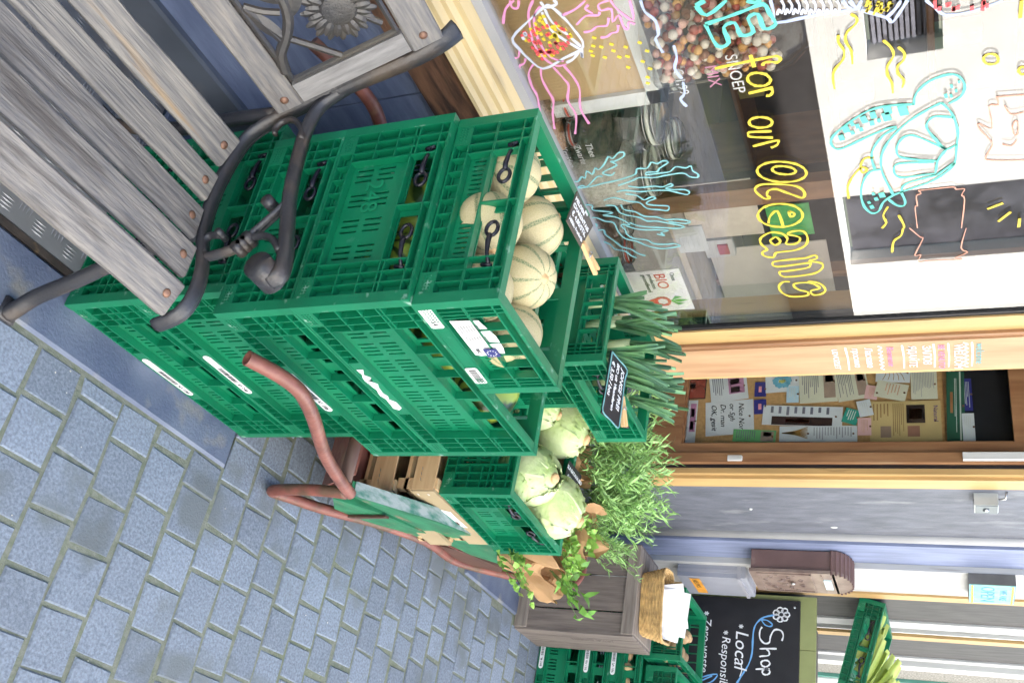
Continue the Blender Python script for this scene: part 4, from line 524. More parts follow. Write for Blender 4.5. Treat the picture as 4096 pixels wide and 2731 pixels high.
def barcode(par, M, u, v, w, h, num, flip=False):
    """white label with bars and number, M: frame of the wall"""
    F = M @ Matrix.Translation((u, v, -.0012)); g = MB()
    pts = []
    r = h*.5
    for cx, a0 in ((w/2-r, -90), (-w/2+r, 90)):
        for i in range(7): t = R(a0+i*30); pts.append(F @ Vector((cx+r*math.cos(t), r*math.sin(t), 0)))
    N = (F.to_3x3() @ Vector((0, 0, 1))); g.slab(pts, N*.0008); lab = g.build('label', label_m, par)
    g = MB(); x = -w*.18
    while x < w*.18:
        b = random.choice((.0008, .0012, .0018)); g.boxm(F, x, x+b, -h*.3, h*.3, .0008, .0011); x += b+random.choice((.0008, .0014))
    for i in range(7):
        for j in range(4):
            if random.random() < .55: g.boxm(F, w*.215+i*.0021, w*.215+i*.0021+.0018, -h*.22+j*.0021, -h*.22+j*.0021+.0018, .0008, .0011)
    g.build('barcode', ink, lab)
    if num: text(num, h*.72, F @ Matrix.Translation((w*.325, -h*.25, .0009)), ink, 'number', lab)
    return lab
def make_crate(loc, rz, Lx, Ly, H, label, group, num='', fine=False, tilt=(0, 0), cat='crate', labels=True, name='plastic_crate'):
    c = empty(name, loc, label, cat, group=group, rot=(tilt[0], tilt[1], rz))
    g = MB(); kx, ky = ('long', 'short') if (Lx > Ly) != fine else ('short', 'long')
    Mx = crate_wall(g, (0, 0, 0), (1, 0, 0), (0, -1, 0), Lx, H, kx, fine)           # street side
    My = crate_wall(g, (0, Ly, 0), (0, -1, 0), (-1, 0, 0), Ly, H, ky, fine, False)          # side towards the bench
    crate_wall(g, (Lx, Ly, 0), (-1, 0, 0), (0, 1, 0), Lx, H, kx, fine)
    crate_wall(g, (Lx, 0, 0), (0, 1, 0), (1, 0, 0), Ly, H, ky, fine, False)
    us = [.012+i*(Lx-.024)/24 for i in range(25)]; vs = [.012+i*(Ly-.024)/16 for i in range(17)]
    du, dv = us[1]-us[0], vs[1]-vs[0]
    g.panel((0, 0, .009), (1, 0, 0), (0, 1, 0), (0, 0, 1), us, vs, lambda u, v: int((u-.012)/du) % 2 and int((v-.012)/dv) % 2, .003)
    g.build('body', [green, green_rim], c)
    for kind, M, L in ((kx, Mx, Lx), (ky, My, Ly)):
        if kind == 'short':
            for s in (1, -1): add_latch(c, M, L/2-s*.075, H-.040, s)
        elif labels and not fine:
            barcode(c, M, L/2, .015, .165, .019, num)
    return c, Mx, My
GR = 'green crates in the tall stack beside the bench'
c1, M1, _ = make_crate((1.132, .852, .004), R(.5), .6, .4, .163, 'green folding crate at the very bottom of the stack, standing on the kerb stone', GR, '186')
c2, M2, _ = make_crate((1.132, .852, .168), R(.4), .6, .4, .229, 'taller green crate second from the ground in the stack, its label reading 246', GR, '246')
c3, M3, _ = make_crate((1.123, .798, .398), R(.5), .6, .4, .162, 'third green crate up in the stack, jutting out over the two below it', GR, '186')
c4, M4, _ = make_crate((1.123, .798, .561), R(.5), .6, .4, .230, 'deep green crate of watermelons with a torn label, directly under the melon crate', GR, '', labels=False)
text('248', .05, frameM((1.1355, 1.075, .635), (0, -1, 0), (0, 0, 1)), mat('embossed_green', (.004, .22, .10), .35), 'embossed_number', None).parent = c4
for o in c4.children:
    if o.name.startswith('embossed'):
        o.matrix_parent_inverse = Matrix.Identity(4); o.data.transform(Matrix.Translation((-1.123, -.798, -.561)))
c5, M5, M5y = make_crate((1.134, .796, .793), R(-.4), .30, .40, .153, 'small green slotted crate of netted melons on top of the stack', GR, '', fine=True)
# torn label on the fourth crate
F = M4 @ Matrix.Translation((.30, .015, -.0012)); g = MB()
up = [(-.082, .009)]+[(-.075+i*.0125, .008+random.uniform(-.010, .003)) for i in range(1, 11)]+[(.075, .0095), (.083, 0)]
lo = [(.075, -.0095)]+[(.06-i*.0125, -.008+random.uniform(-.004, .005)) for i in range(11)]+[(-.082, -.006)]
g.slab([F @ Vector((a, b, 0)) for a, b in up+lo], (F.to_3x3() @ Vector((0, 0, .0012)))); tl = g.build('torn_label', label_m, c4)
text('10', .013, F @ Matrix.Translation((-.05, -.003, .0014)), ink, 'number', tl)
# labels of the melon crate
def small_label(par, M, u, v, w, h, num, dm):
    F = M @ Matrix.Translation((u, v, -.0006)); g = MB(); r = .003
    P = [(w/2-r, h/2), (w/2, h/2-r), (w/2, -h/2+r), (w/2-r, -h/2), (-w/2+r, -h/2), (-w/2, -h/2+r), (-w/2, h/2-r), (-w/2+r, h/2)]
    g.slab([F @ Vector((a, b, 0)) for a, b in P], F.to_3x3() @ Vector((0, 0, .0008))); lab = g.build('label', label_m, par); g = MB()
    if not dm:
        x = -w*.40
        while x < w*.38: b = random.choice((.001, .0018)); g.boxm(F, x, x+b, -h*.28, h*.32, .0008, .0011); x += b+random.choice((.001, .0016))
    else:
        for i in range(3): g.boxm(F, -w*.42, -w*.40, -h*.3+i*h*.25, -h*.22+i*h*.25, .0008, .0011)
        g.boxm(F, w*.30, w*.31, -h*.3, h*.3, .0008, .0011)
    g.build('barcode', ink, lab)
    if num: text(num, h*.55, F @ Matrix.Translation((w*.02, -h*.2, .0009)), ink, 'number', lab)
small_label(c5, M5, .045, .014, .060, .024, '154', True); small_label(c5, M5, .235, .014, .055, .024, '', False)
# shipping slip stuck to the street side of the melon crate
F = M5 @ Matrix.Translation((.115, .068, -.004)); g = MB()
P = [(-.05, .022), (.0, .034), (.03, .036), (.055, .028), (.062, -.02), (.055, -.028), (.01, -.026), (-.03, -.030), (-.055, -.028)]
g.slab([F @ Vector((a, b, .004*math.sin(a*60))) for a, b in P], F.to_3x3() @ Vector((0, 0, .0006)))
sl_ = g.build('shipping_slip', label_m, c5); g = MB()
g.boxm(F, .03, .055, -.002, .022, .005, .0062); g.build('blue_emblem', mat('emblem_blue', (.03, .035, .16), .5), sl_)
g = MB()
for i in range(10): t = 2*PI*i/10; a, b = .0425+.008*math.cos(t), .010+.008*math.sin(t); g.boxm(F, a-.001, a+.001, b-.001, b+.001, .0062, .0066)
g.build('star_ring', label_m, sl_)
text('BIO', .010, F @ Matrix.Translation((.028, -.016, .0052)), ink, 'printed_word', sl_)
g = MB()
for i in range(8):
    for k in range(2): a = -.045+k*.035; g.boxm(F, a, a+random.uniform(.012, .026), .018-i*.005, .0188-i*.005, .005, .0056)
g.build('printed_line', ink, sl_)
# lettuce crate, leek crate and what carries them
GB = 'green crates around the wheelbarrow'
c6, M6, _ = make_crate((2.099, .871, .369), R(-2.2), .40, .60, .201, 'green crate of pale lettuce heads on top of the wooden boxes in the wheelbarrow', GB, '186')
c7, M7, M7y = make_crate((1.845, 1.10, .727), R(-2), .40, .30, .133, 'small green slotted crate of leeks behind the melons, with a decorated slate sign', GB, '', fine=True)
for i in range(4):
    make_crate((1.79, 1.115, .003+i*.181), R(-1), .30, .32, .180, ['green crate on the ground behind the leek and melon crates', 'second green crate up behind the leek and melon crates', 'third green crate up behind the leek and melon crates', 'green crate directly under the crate of leeks'][i], 'green crates under the leeks', '', fine=True)
# far crates by the wooden box
GF = 'green crates in the far stack behind the wooden box'
f1, _, _ = make_crate((3.845, .62, .003), 0, .4, .6, .194, 'lowest green crate of the far stack behind the standing wooden box', GF, '248')
f2, _, _ = make_crate((3.845, .62, .198), 0, .4, .6, .112, 'shallow green crate second from the ground in the far stack', GF, '136')
f3, _, _ = make_crate((3.845, .62, .311), 0, .4, .6, .130, 'third green crate in the far stack, potatoes showing through its side', GF, '186')
f4, _, _ = make_crate((3.845, .915, .445), 0, .4, .29, .150, 'green crate of potatoes on top of the far stack behind the wicker basket', GF, '', fine=True)
f5, _, _ = make_crate((3.90, .42, .445), 0, .4, .48, .125, 'green crate at the street edge on top of the far stack', GF, '', fine=True)
f6, _, _ = make_crate((4.80, 1.06, 1.075), 0, .55, .46, .115, 'tilted green crate of white leeks above the chalkboard', GF, '', tilt=(R(14), 0), labels=False)
# ---------------------------------------------------------------- fruit and vegetables
melon_m = ribbed('netted_melon_skin', (.55, .47, .26), (.20, .245, .12), 9, .13, .12, 9, .4, .6, 210, (.66, .56, .34))
wm_m = ribbed('watermelon_skin', (.26, .36, .05), (.025, .055, .012), 9, .26, 1.0, 14, .1, .35)
def fruit(name, loc, r, m, label, cat, group, sq=.92, rot=(0, 0, 0), lobes=0, stem=True):
    g = MB(); n = 36; st = 20; vs = []; 
    for i in range(st+1):
        t = PI*i/st
        for k in range(n):
            a = 2*PI*k/n; rr = r*(1-lobes*(abs(math.cos(a*4.5))**6)*math.sin(t)); dz = r*sq*math.cos(t)*(1-.10*math.exp(-((min(t, PI-t))/.25)**2))
            vs.append((rr*math.sin(t)*math.cos(a), rr*math.sin(t)*math.sin(a), dz))
    fs = [(i*n+k, i*n+(k+1) % n, (i+1)*n+(k+1) % n, (i+1)*n+k) for i in range(st) for k in range(n)]
    g.add(vs, fs); root = g.build(name, m, None, True, loc, rot); tag(root, label, cat, group)
    if stem:
        g = MB(); g.lathe([(.011, r*sq*.90), (.009, r*sq*.93), (.005, r*sq*.95), (.004, r*sq*.985), (.0, r*sq*.985)], 10); g.build('stem', pin_wood, root, True)
    return root
GMn = 'netted melons in the top crate'
ML = [((1.215, 1.125, .872), (.3, 1.2, .5), 'netted melon beside the price sign end of the melon crate, nearest the window'),
      ((1.325, 1.085, .885), (-.2, .45, 1.0), 'green striped melon in the back of the top crate, its stem facing the camera'),
      ((1.315, .965, .892), (.25, -.35, .3), 'large pale netted melon in the middle of the top crate'),
      ((1.35, .865, .868), (1.0, .6, .9), 'netted melon with a brown band at the street side corner of the top crate'),
      ((1.215, .875, .862), (.5, 1.4, 2.2), 'netted melon low in the near corner of the top crate'),
      ((1.20, 1.0, .862), (1.3, .4, .2), 'netted melon low in the top crate behind its slotted side')]
for p, r_, l in ML: fruit('melon', p, .0605, melon_m, l, 'melon', GMn, .93, r_, .035)
for p, r_, l in [((1.62, 1.06, .70), (1.3, .2, .4), 'watermelon at the window side end of the deep crate, seen behind the netted melons'), ((1.60, .91, .69), (1.2, .9, 2), 'watermelon at the street corner of the deep crate'), ((1.42, .92, .685), (.9, 1.4, .3), 'watermelon low in the middle of the deep crate, seen through its side windows'), ((1.25, .93, .685), (1.4, .3, 1.2), 'watermelon behind the black latches of the deep crate, nearest the bench'), ((1.27, 1.08, .685), (1.2, 1.1, .2), 'striped watermelon seen through the end window of the deep crate'), ((1.44, 1.08, .69), (1.5, .1, .2), 'watermelon under the melon crate near the window')]:
    fruit('watermelon', p, .088, wm_m, l, 'watermelon', 'watermelons in the deep crate', .98, r_, 0, False)
# lettuces
def lettuce(loc, d, label, s=1.0, seed=1):
    rnd = random.Random(seed); root = empty('lettuce', loc, label, 'lettuce', group='lettuce heads in the green crate')
    ax = Vector(d).normalized(); q = ax.to_track_quat('Z', 'Y'); MM = q.to_matrix().to_4x4()
    g = MB(); g2 = MB()
    g.lathe([(.062*s*math.sin(PI*(.03+.94*t))**.8, (.035-.145*t)*s) for t in [i/12 for i in range(13)]], 20, MM)
    nl = 9
    for k in range(nl):
        a0 = k*2.399+rnd.uniform(-.2, .2); lay = k/(nl-1); Rr = (.064+.012*lay)*s; Ln = (.135+.012*rnd.random())*s; wd = 1.15+.2*lay
        nu, nv = 20, 18; vs = []
        pf = lambda t: math.sin(PI*(.10+.86*t))**.72
        for j in range(nv+1):
            t = j/nv; z = .028*s-Ln*t
            for i in range(nu+1):
                u = (i/nu-.5)*2; edge = max(abs(u)**4, max(0, t-.55)*1.6); an = a0+u*wd*(.75+.35*t)
                rr = Rr*pf(t)*(1-.03*u*u)+edge*.0052*s*math.sin(u*19+t*27+k)+.0016*s*math.sin(u*34+k)*math.sin(t*30+k*2)+.003*s*math.exp(-(u*9)**2)*(1-t)+edge*.006*s*lay
                vs.append(MM @ Vector((rr*math.cos(an), rr*math.sin(an), z+edge*.006*s*math.cos(t*25+u*16+k))))
        g.add(vs, [(j*(nu+1)+i, j*(nu+1)+i+1, (j+1)*(nu+1)+i+1, (j+1)*(nu+1)+i) for j in range(nv) for i in range(nu)])
        for q_ in (0,):
            rib = [MM @ Vector(((Rr*pf(t)+.0012*s)*math.cos(a0+q_*t*1.2), (Rr*pf(t)+.0012*s)*math.sin(a0+q_*t*1.2), .028*s-Ln*t)) for t in [0, .1, .22, .35, .5, .65]]
            w0 = .0055*s if q_ == 0 else .0028*s; g2.tube(rib, [w0*(1-.8*i/5) for i in range(6)], 6, flat=.35)
    g.build('leaves', lett, root, True); g2.build('rib', lett_w, root, True)
    g = MB(); g.lathe([(.0, -.01), (.014*s, -.006), (.0135*s, .012*s), (.010*s, .016*s), (0, .016*s)], 12, MM @ Matrix.Translation((0, 0, .024*s))); g.build('cut_stem', pin_wood, root, True)
lettuce((2.415, .945, .605), (.35, -.35, .75), 'pale lettuce head nearest the street corner of the crate, brown cut stem up', 1.2, 3)
lettuce((2.245, .985, .590), (-.25, -.25, .95), 'lettuce head at the near edge of the crate, its cut stem touching the stack', 1.12, 5)
lettuce((2.40, 1.185, .595), (.15, -.35, .85), 'lettuce head at the back of the crate under the leek crate', 1.2, 8)
lettuce((2.26, 1.19, .565), (.3, -.3, .8), 'lettuce head low at the back of the crate behind the others', .95, 9)
lettuce((2.24, .93, .52), (.3, -.8, .2), 'lettuce head deep in the near corner of the crate', .9, 12)
# leeks: long green tops rising from the crate
def blade(g, p, d, L, w, bend, n=7, cup=.35):
    p = Vector(p); d = Vector(d).normalized(); side = d.cross(Vector((0, 0, 1)))
    if side.length < .1: side = Vector((1, 0, 0))
    side.normalize(); rot_ = Quaternion(d, random.uniform(0, PI)); side = rot_ @ side; vs = []
    for i in range(n+1):
        t = i/n; q = p+d*(L*t)+Vector(bend)*(t*t*L); nn = side.cross(d).normalized(); ww = w*(1-.25*t) if t < .97 else w*.55
        vs += [q-side*ww*.5+nn*w*cup, q, q+side*ww*.5+nn*w*cup]
    g.add(vs, [(3*i+k, 3*i+k+1, 3*i+k+4, 3*i+k+3) for i in range(n) for k in (0, 1)])
GL = 'leeks in the small slotted crate'
for i in range(9):
    fx, fy = .11+.24*(i % 5)/4.2+random.uniform(-.015, .015), .06+.10*(i//5)+random.uniform(-.01, .03)
    bx, by, bz = 1.845+fx, 1.10+fy*1.3, .735
    if i < 5: lab = ['leek leaning left out of the small crate, nearest the window card', 'second leek from the window end of the small crate', 'leek in the middle of the small crate behind the slate sign', 'second leek from the street end of the small crate', 'leek at the street end of the small crate'][i]
    else: lab = ['leek at the back of the small crate on the window side', 'second leek in the back row of the small crate', 'third leek in the back row of the small crate', 'leek at the back of the small crate nearest the tarragon'][i-5]
    e = empty('leek', (bx, by, bz), lab, 'leek', group=GL)
    base = Vector((.05*(fx-.2), .05*random.uniform(-1, 1), 1)); base.normalize()
    g = MB(); g.tube([(0, 0, 0), base*.04, base*.085], [.013, .012, .011], 8); g.build('white_shaft', lett_w, e, True)
    g = MB()
    for k in range(11):
        d = Vector((random.uniform(-.12, .34)+(fx-.22)*.8, random.uniform(-.32, .10), 1.0))
        blade(g, base*.07, d, random.uniform(.10, .185), random.uniform(.011, .017), (random.uniform(-.12, .16), random.uniform(-.15, .08), -.04), cup=.55)
    g.build('green_tops', leekg, e, True)
# potatoes
GP = 'potatoes in the far crate'; pl = []
for i in range(18):
    pl.append((3.885+.075*(i % 5)+random.uniform(-.012, .012), .955+.065*(i//5)+random.uniform(-.015, .015), .515+random.uniform(0, .015)))
def potato_o(p, lab, grp):
    g = MB(); n, st = 12, 8; a_, b_, c_ = random.uniform(.03, .042), random.uniform(.024, .03), .022
    vs = [(a_*math.sin(PI*i/st)*math.cos(2*PI*k/n)*(1+.08*math.sin(3*k)), b_*math.sin(PI*i/st)*math.sin(2*PI*k/n), c_*math.cos(PI*i/st)) for i in range(st+1) for k in range(n)]
    g.add(vs, [(i*n+k, i*n+(k+1) % n, (i+1)*n+(k+1) % n, (i+1)*n+k) for i in range(st) for k in range(n)])
    tag(g.build('potato', potato, None, True, p, (random.random(), random.random(), random.random()*3)), lab, 'potato', grp)
for p in pl: potato_o(p, 'pale brown potato heaped in the open crate behind the basket', GP)
for i in range(10): potato_o((3.885+.012*(i % 2), .66+.055*i, .365), 'potato pressed against the slots of the third crate in the far stack', 'potatoes behind the crate slots')
# white leeks above the chalkboard
lk_w = mat('leek_pale', (.55, .62, .18), .4, .1, 6, col2=(.42, .56, .12), island=.2)
for i in range(9):
    t = i/8; e = empty('leek', (4.86+.05*(i % 3), 1.08+.035*i, 1.20), 'broad pale leek in the tilted crate, %s' % ['lowest and nearest the street', 'second from the street side', 'third from the street side', 'fourth from the street side', 'in the middle of the fan', 'just left of the middle of the fan', 'third from the wall side', 'second from the wall side', 'nearest the wall'][i], 'leek', group='leeks in the tilted crate')
    g = MB()
    for k in range(4): blade(g, (0, -.06-.02*k, -.03), (random.uniform(-.2, .2), .45+.3*t+random.uniform(-.1, .1), .55+random.uniform(-.15, .15)), random.uniform(.20, .30), .045, (0, .1, -.15), 6, .3)
    g.build('leaf', lk_w, e, True)
for i in range(5):
    g = MB(); L_ = .12; g.tube([(0, 0, 0), (.01, -.03, .01), (.015, -.08, .01), (.02, -.12, .0), (.02, -.14, -.005)], [.008, .013, .012, .008, .002], 8)
    tag(g.build('carrot', mat('carrot_skin', (.75, .28, .08), .5, .1), None, True, (4.86+.04*i, 1.11-.01*i, 1.17)), 'orange carrot at the street end of the tilted crate', 'carrot', 'carrots in the tilted crate')
for i, (p, l) in enumerate([((4.86, 1.42, 1.25), 'dark courgette lying against the rim of the tilted crate'), ((4.90, 1.33, 1.225), 'second dark courgette lower in the tilted crate')]):
    g = MB(); g.tube([(0, .09, .02), (0, .06, .015), (0, 0, 0), (0, -.06, -.01), (0, -.08, -.012)], [.008, .022, .026, .022, .006], 12); tag(g.build('courgette', mat('courgette_skin', (.06, .09, .05), .35, .3), None, True, p), l, 'courgette', 'courgettes in the tilted crate')
# ---------------------------------------------------------------- price signs with clothespins
def sign(q, m, lines, label, pinpos, pindir, border=None, tcol=chalk):
    """q: four world corners (bl, br, tr, tl) seen from the reader"""
    q = [Vector(p) for p in q]; F = frameM(q[0], q[1]-q[0], q[3]-q[0]); N = (F.to_3x3() @ Vector((0, 0, 1)))
    W_, H_ = (q[1]-q[0]).length, (q[3]-q[0]).length
    Fi = F.inverted()
    s = empty('price_sign', q[0], label, 'sign', group='slate price signs'); inv = Matrix.Translation(-q[0])
    g = MB(); g.slab([F.translation+(p-F.translation)-q[0] for p in q], -N*.003); g.build('slate', m, s)
    for i, (tx, u, v, sz) in enumerate(lines):
        text(tx, sz*H_, inv @ F @ Matrix.Translation((u*W_, v*H_, .0006)), tcol, 'chalk_line', s, shear=.15)
    if border:
        g = MB(); P = [(.02*W_, .04*H_)]+[(W_*x, H_*(.05+.03*math.sin(x*30))) for x in (.2, .4, .6, .8)]+[(.97*W_, .05*H_), (.975*W_, .5*H_), (.97*W_, .93*H_)]+[(W_*x, H_*(.93+.03*math.sin(x*25))) for x in (.8, .6, .4, .2)]+[(.03*W_, .94*H_), (.02*W_, .5*H_), (.02*W_, .04*H_)]
        ribbon(g, P, .0035, inv @ F @ Matrix.Translation((0, 0, .0004))); g.build('painted_border', border, s)
    e = empty('clothespin', pinpos, 'wooden clothespin gripping the ' + label.split(',')[0].replace('with a turquoise border', '').replace('on the rim of their crate', ''), 'clothespin', group='wooden clothespins')
    d = Vector(pindir).normalized(); sd_ = N.copy(); sp = d.cross(sd_).normalized()
    for k in (1, -1):
        g = MB(); M = Matrix(((d.x, sp.x, sd_.x, 0), (d.y, sp.y, sd_.y, 0), (d.z, sp.z, sd_.z, 0), (0, 0, 0, 1))) @ Matrix.Rotation(k*R(5), 4, 'Z')
        g.boxm(M, -.030, .042, k*.0045-.0032, k*.0045+.0032, -.004, .004); g.build('wooden_half', pin_wood, e)
    g = MB(); g.tube([d*-.002+sd_*.0055+sp*.006*math.cos(t)+d*.004*math.sin(t) for t in [i*PI/4 for i in range(9)]], .0009, 5); g.tube([sp*-.008+sd_*.002, sp*-.008+sd_*.006, sp*.008+sd_*.006, sp*.008+sd_*.002], .0009, 5); g.build('spring', wire, e, True)
sign([(1.313, 1.083, .957), (1.396, 1.085, .957), (1.428, 1.159, .961), (1.327, 1.163, .961)], slate_b, [('BIO', .80, .84, .11), ('MELOEN', .16, .72, .165), ('CHARENTAIS', .12, .52, .18), ('\u20ac 4,80/STK', .14, .30, .20), ('HERK: Frankrijk', .06, .10, .14)], 'brown slate price sign for melons, clipped to the rim of the melon crate', (1.425, 1.086, .962), (.6, -.2, .1))
sign([(1.875, 1.145, .868), (1.865, .975, .868), (1.950, .981, .885), (1.960, 1.142, .885)], slate, [('JONGE PREI', .10, .66, .24), ('BIO uit Vlaanderen', .08, .40, .19), ('\u20ac 3,50 / bos', .12, .13, .22)], 'black slate sign with a turquoise border, standing before the leeks', (1.965, 1.035, .884), (.3, -.7, .05), PAINT['coral'])
sign([(2.403, 1.027, .582), (2.508, 1.025, .582), (2.530, 1.113, .586), (2.417, 1.111, .586)], slate, [('SLA BATAVIA BIO', .06, .70, .19), ('\u20ac 2,25/STK', .16, .40, .20), ('HERK: Belgi\u00eb', .10, .12, .17)], 'small black slate price sign for the lettuces on the rim of their crate', (2.52, 1.03, .587), (.5, -.55, .1))
# ================================================================ BENCH
bench = empty('park_bench', (1.03, 1.0, 0), 'weathered wooden park bench with curled cast iron ends and sunflower backrest panel', 'bench')
BX = Matrix.Translation((0, -1.0, 0))
def P3(x, l): return [(x, y-1.0, z) for y, z in l]
def bar_iron(g, x, l, w, t, k=4, taper=None):
    """flat cast bar following a line in the end plane, with a raised rib"""
    pts = smooth_pts(P3(x, l), k); n = len(pts)
    rs = [t*(1 if taper is None else taper(i/(n-1))) for i in range(n)]
    g.tube(pts, rs, 8, flatax=(1, 0, 0), flat=w/t)
BE = BENCH
for xx in (0.0, -1.26):
    e = MB()
    bar_iron(e, xx, BE['seat'], .015, .0095)
    bar_iron(e, xx+.013, BE['seat'], .0045, .0045)
    bar_iron(e, xx+.008, [(y, z) for y, z in BE['arm']], .015, .0105, taper=lambda t: .9+.35*t)
    e.tube([(xx-.020, BE['ball'][0][0]-1.0, BE['ball'][0][1]+.005), (xx+.030, BE['ball'][0][0]-1.0, BE['ball'][0][1]+.005)], .025, 16)
    e.tube([(xx+.030, BE['ball'][0][0]-1.0, BE['ball'][0][1]+.005), (xx+.036, BE['ball'][0][0]-1.0, BE['ball'][0][1]+.005)], .015, 12)
    bar_iron(e, xx, BE['hook'], .008, .006, taper=lambda t: 1.1-.3*t)
    for k_ in ('s1', 's2', 's3'): bar_iron(e, xx, BE[k_], .009, .0065, taper=lambda t: .8+.35*t)
    bar_iron(e, xx+.008, BE['s1'], .004, .004)
    for y, z, r in ((.954, .529, .0115), (.871, .505, .0095), (.880, .512, .010), (.862, .497, .010), (.897, .447, .007)): e.tube([(xx-.012, y-1, z), (xx+.014, y-1, z)], r, 10)
    bar_iron(e, xx, [(.762, .007), (.778, .03), (.800, .066)]+BE['leg'][3:], .015, .0125, taper=lambda t: 1.15-.25*t)
    bar_iron(e, xx, [(1.172, .47), (1.178, .36), (1.176, .25), (1.20, .12), (1.235, .008)], .015, .013)
    e.box(xx-.017, xx+.017, -.25, -.205, 0, .012) ; e.box(xx-.02, xx+.02, .21, .265, 0, .012)
    bar_iron(e, xx+.004, [(1.20, .565), (1.235, .665), (1.262, .738), (1.292, .785), (1.316, .806)], .019, .011, taper=lambda t: .75+.5*t)
    e.build('iron_end', iron, bench, True)
def slat(q0, q1, th, m, x0=-1.29, x1=-.018, jag=0, name='slat', bolt=True):
    """q0,q1 : (y,z) of the two upper edges"""
    a, b = Vector((0, q0[0]-1, q0[1])), Vector((0, q1[0]-1, q1[1])); d = (b-a).normalized(); n = Vector((0, -d.z, d.y)); n = n if n.z > 0 or abs(n.z) < .3 and n.y < 0 else -n
    g = MB(); nseg = 40; bev = .004; rnd = random.Random(int(q0[0]*1e4)); ring = []
    for i in range(nseg+1):
        x = x0+(x1-x0)*i/nseg; j = (rnd.random()**3)*jag if jag else 0; w1 = .0008*math.sin(i*.9); w2 = .0008*math.sin(i*.7+2)
        A = a+d*w1; Bq = b+d*(w2-0); 
        Aj = A+d*j; Bj = Bq-d*(j*.3)
        pts = [Aj+d*bev, A+d*0-n*bev, A-n*(th-bev), A+d*bev-n*th, Bq-d*bev-n*th, Bq-n*(th-bev), Bj-n*bev, Bj-d*bev]
        ring.append([Vector((x, p.y, p.z)) for p in pts])
    vs = [p for r_ in ring for p in r_]; fs = [(8*i+k, 8*i+(k+1) % 8, 8*(i+1)+(k+1) % 8, 8*(i+1)+k) for i in range(nseg) for k in range(8)]
    fs += [tuple(reversed(range(8))), tuple(8*nseg+k for k in range(8))]; g.add(vs, fs)
    o = g.build(name, m, bench)
    if bolt:
        for xb in (x1-.022, x0+.022):
            c = Vector((xb, (a.y+b.y)/2, (a.z+b.z)/2)); z_ = n; q = z_.to_track_quat('Z', 'Y').to_matrix().to_4x4(); g = MB()
            g.lathe([(.0078, 0), (.0078, .0012), (.006, .003), (.003, .0042), (0, .0045)], 12, Matrix.Translation(c) @ q); g.build('bolt', rust_bolt, o, True)
    return o
rust_bolt = mat('rusty_bolt', (.22, .12, .08), .5, .2, 60, .2, 200, metal=.4)
for q0, q1, m, j in [((.722, .411), (.781, .433), oldwood, .0), ((.798, .423), (.862, .424), oldwood, .0), ((.881, .410), (.947, .404), oldwood, .0), ((.963, .401), (1.021, .407), oldwood_y, .003), ((1.040, .403), (1.100, .426), oldwood_y, .008)]:
    slat(q0, q1, .024 if q0[0] < .75 else .015, m, jag=j)
slat((1.150, .490), (1.169, .540), .022, oldwood); slat((1.250, .746), (1.275, .800), .022, oldwood)
# backrest panel frame (stiles) and sunflower relief in the plane between the two back rails
ua = Vector((0, .37944, .92522)); na = Vector((0, -.92522, .37944)); o0 = Vector((-.02, .1597, .5154))
BM = Matrix(((1, 0, 0, 0), (0, ua.y, na.y, 0), (0, ua.z, na.z, 0), (0, 0, 0, 1)))
def back(x, v, n=0): return Vector((x-1.03, o0.y, o0.z))+ua*v+na*n
def stile(xa, xb):
    g = MB(); v0, v1 = .029, .246
    q = [back(xa, v0, .004), back(xb, v0, .004), back(xb, v1, .004), back(xa, v1, .004)]; g.slab(q, -na*.02); g.build('stile', greywood_st, bench)
greywood_st = mat('weathered_stile', (.29, .275, .265), .8, .1, 14, .5, 30, col2=(.18, .17, .165), stretch=(7, 1, 1), thr=(.3, .7), col3=(.13, .12, .115), scale3=11, amt3=.36, detail=8)
stile(.968, 1.008); stile(-.24, -.20)
g = MB()
fr = lambda a, b: g.tube([back(*a), back(*b)], .0055, 6)
X0, X1, V0, V1 = .55, .960, .036, .240
for a, b in (((X0, V0), (X1, V0)), ((X0, V1), (X1, V1)), ((X1, V0), (X1, V1)), ((X0, V0), (X0, V1))): fr(a, b)
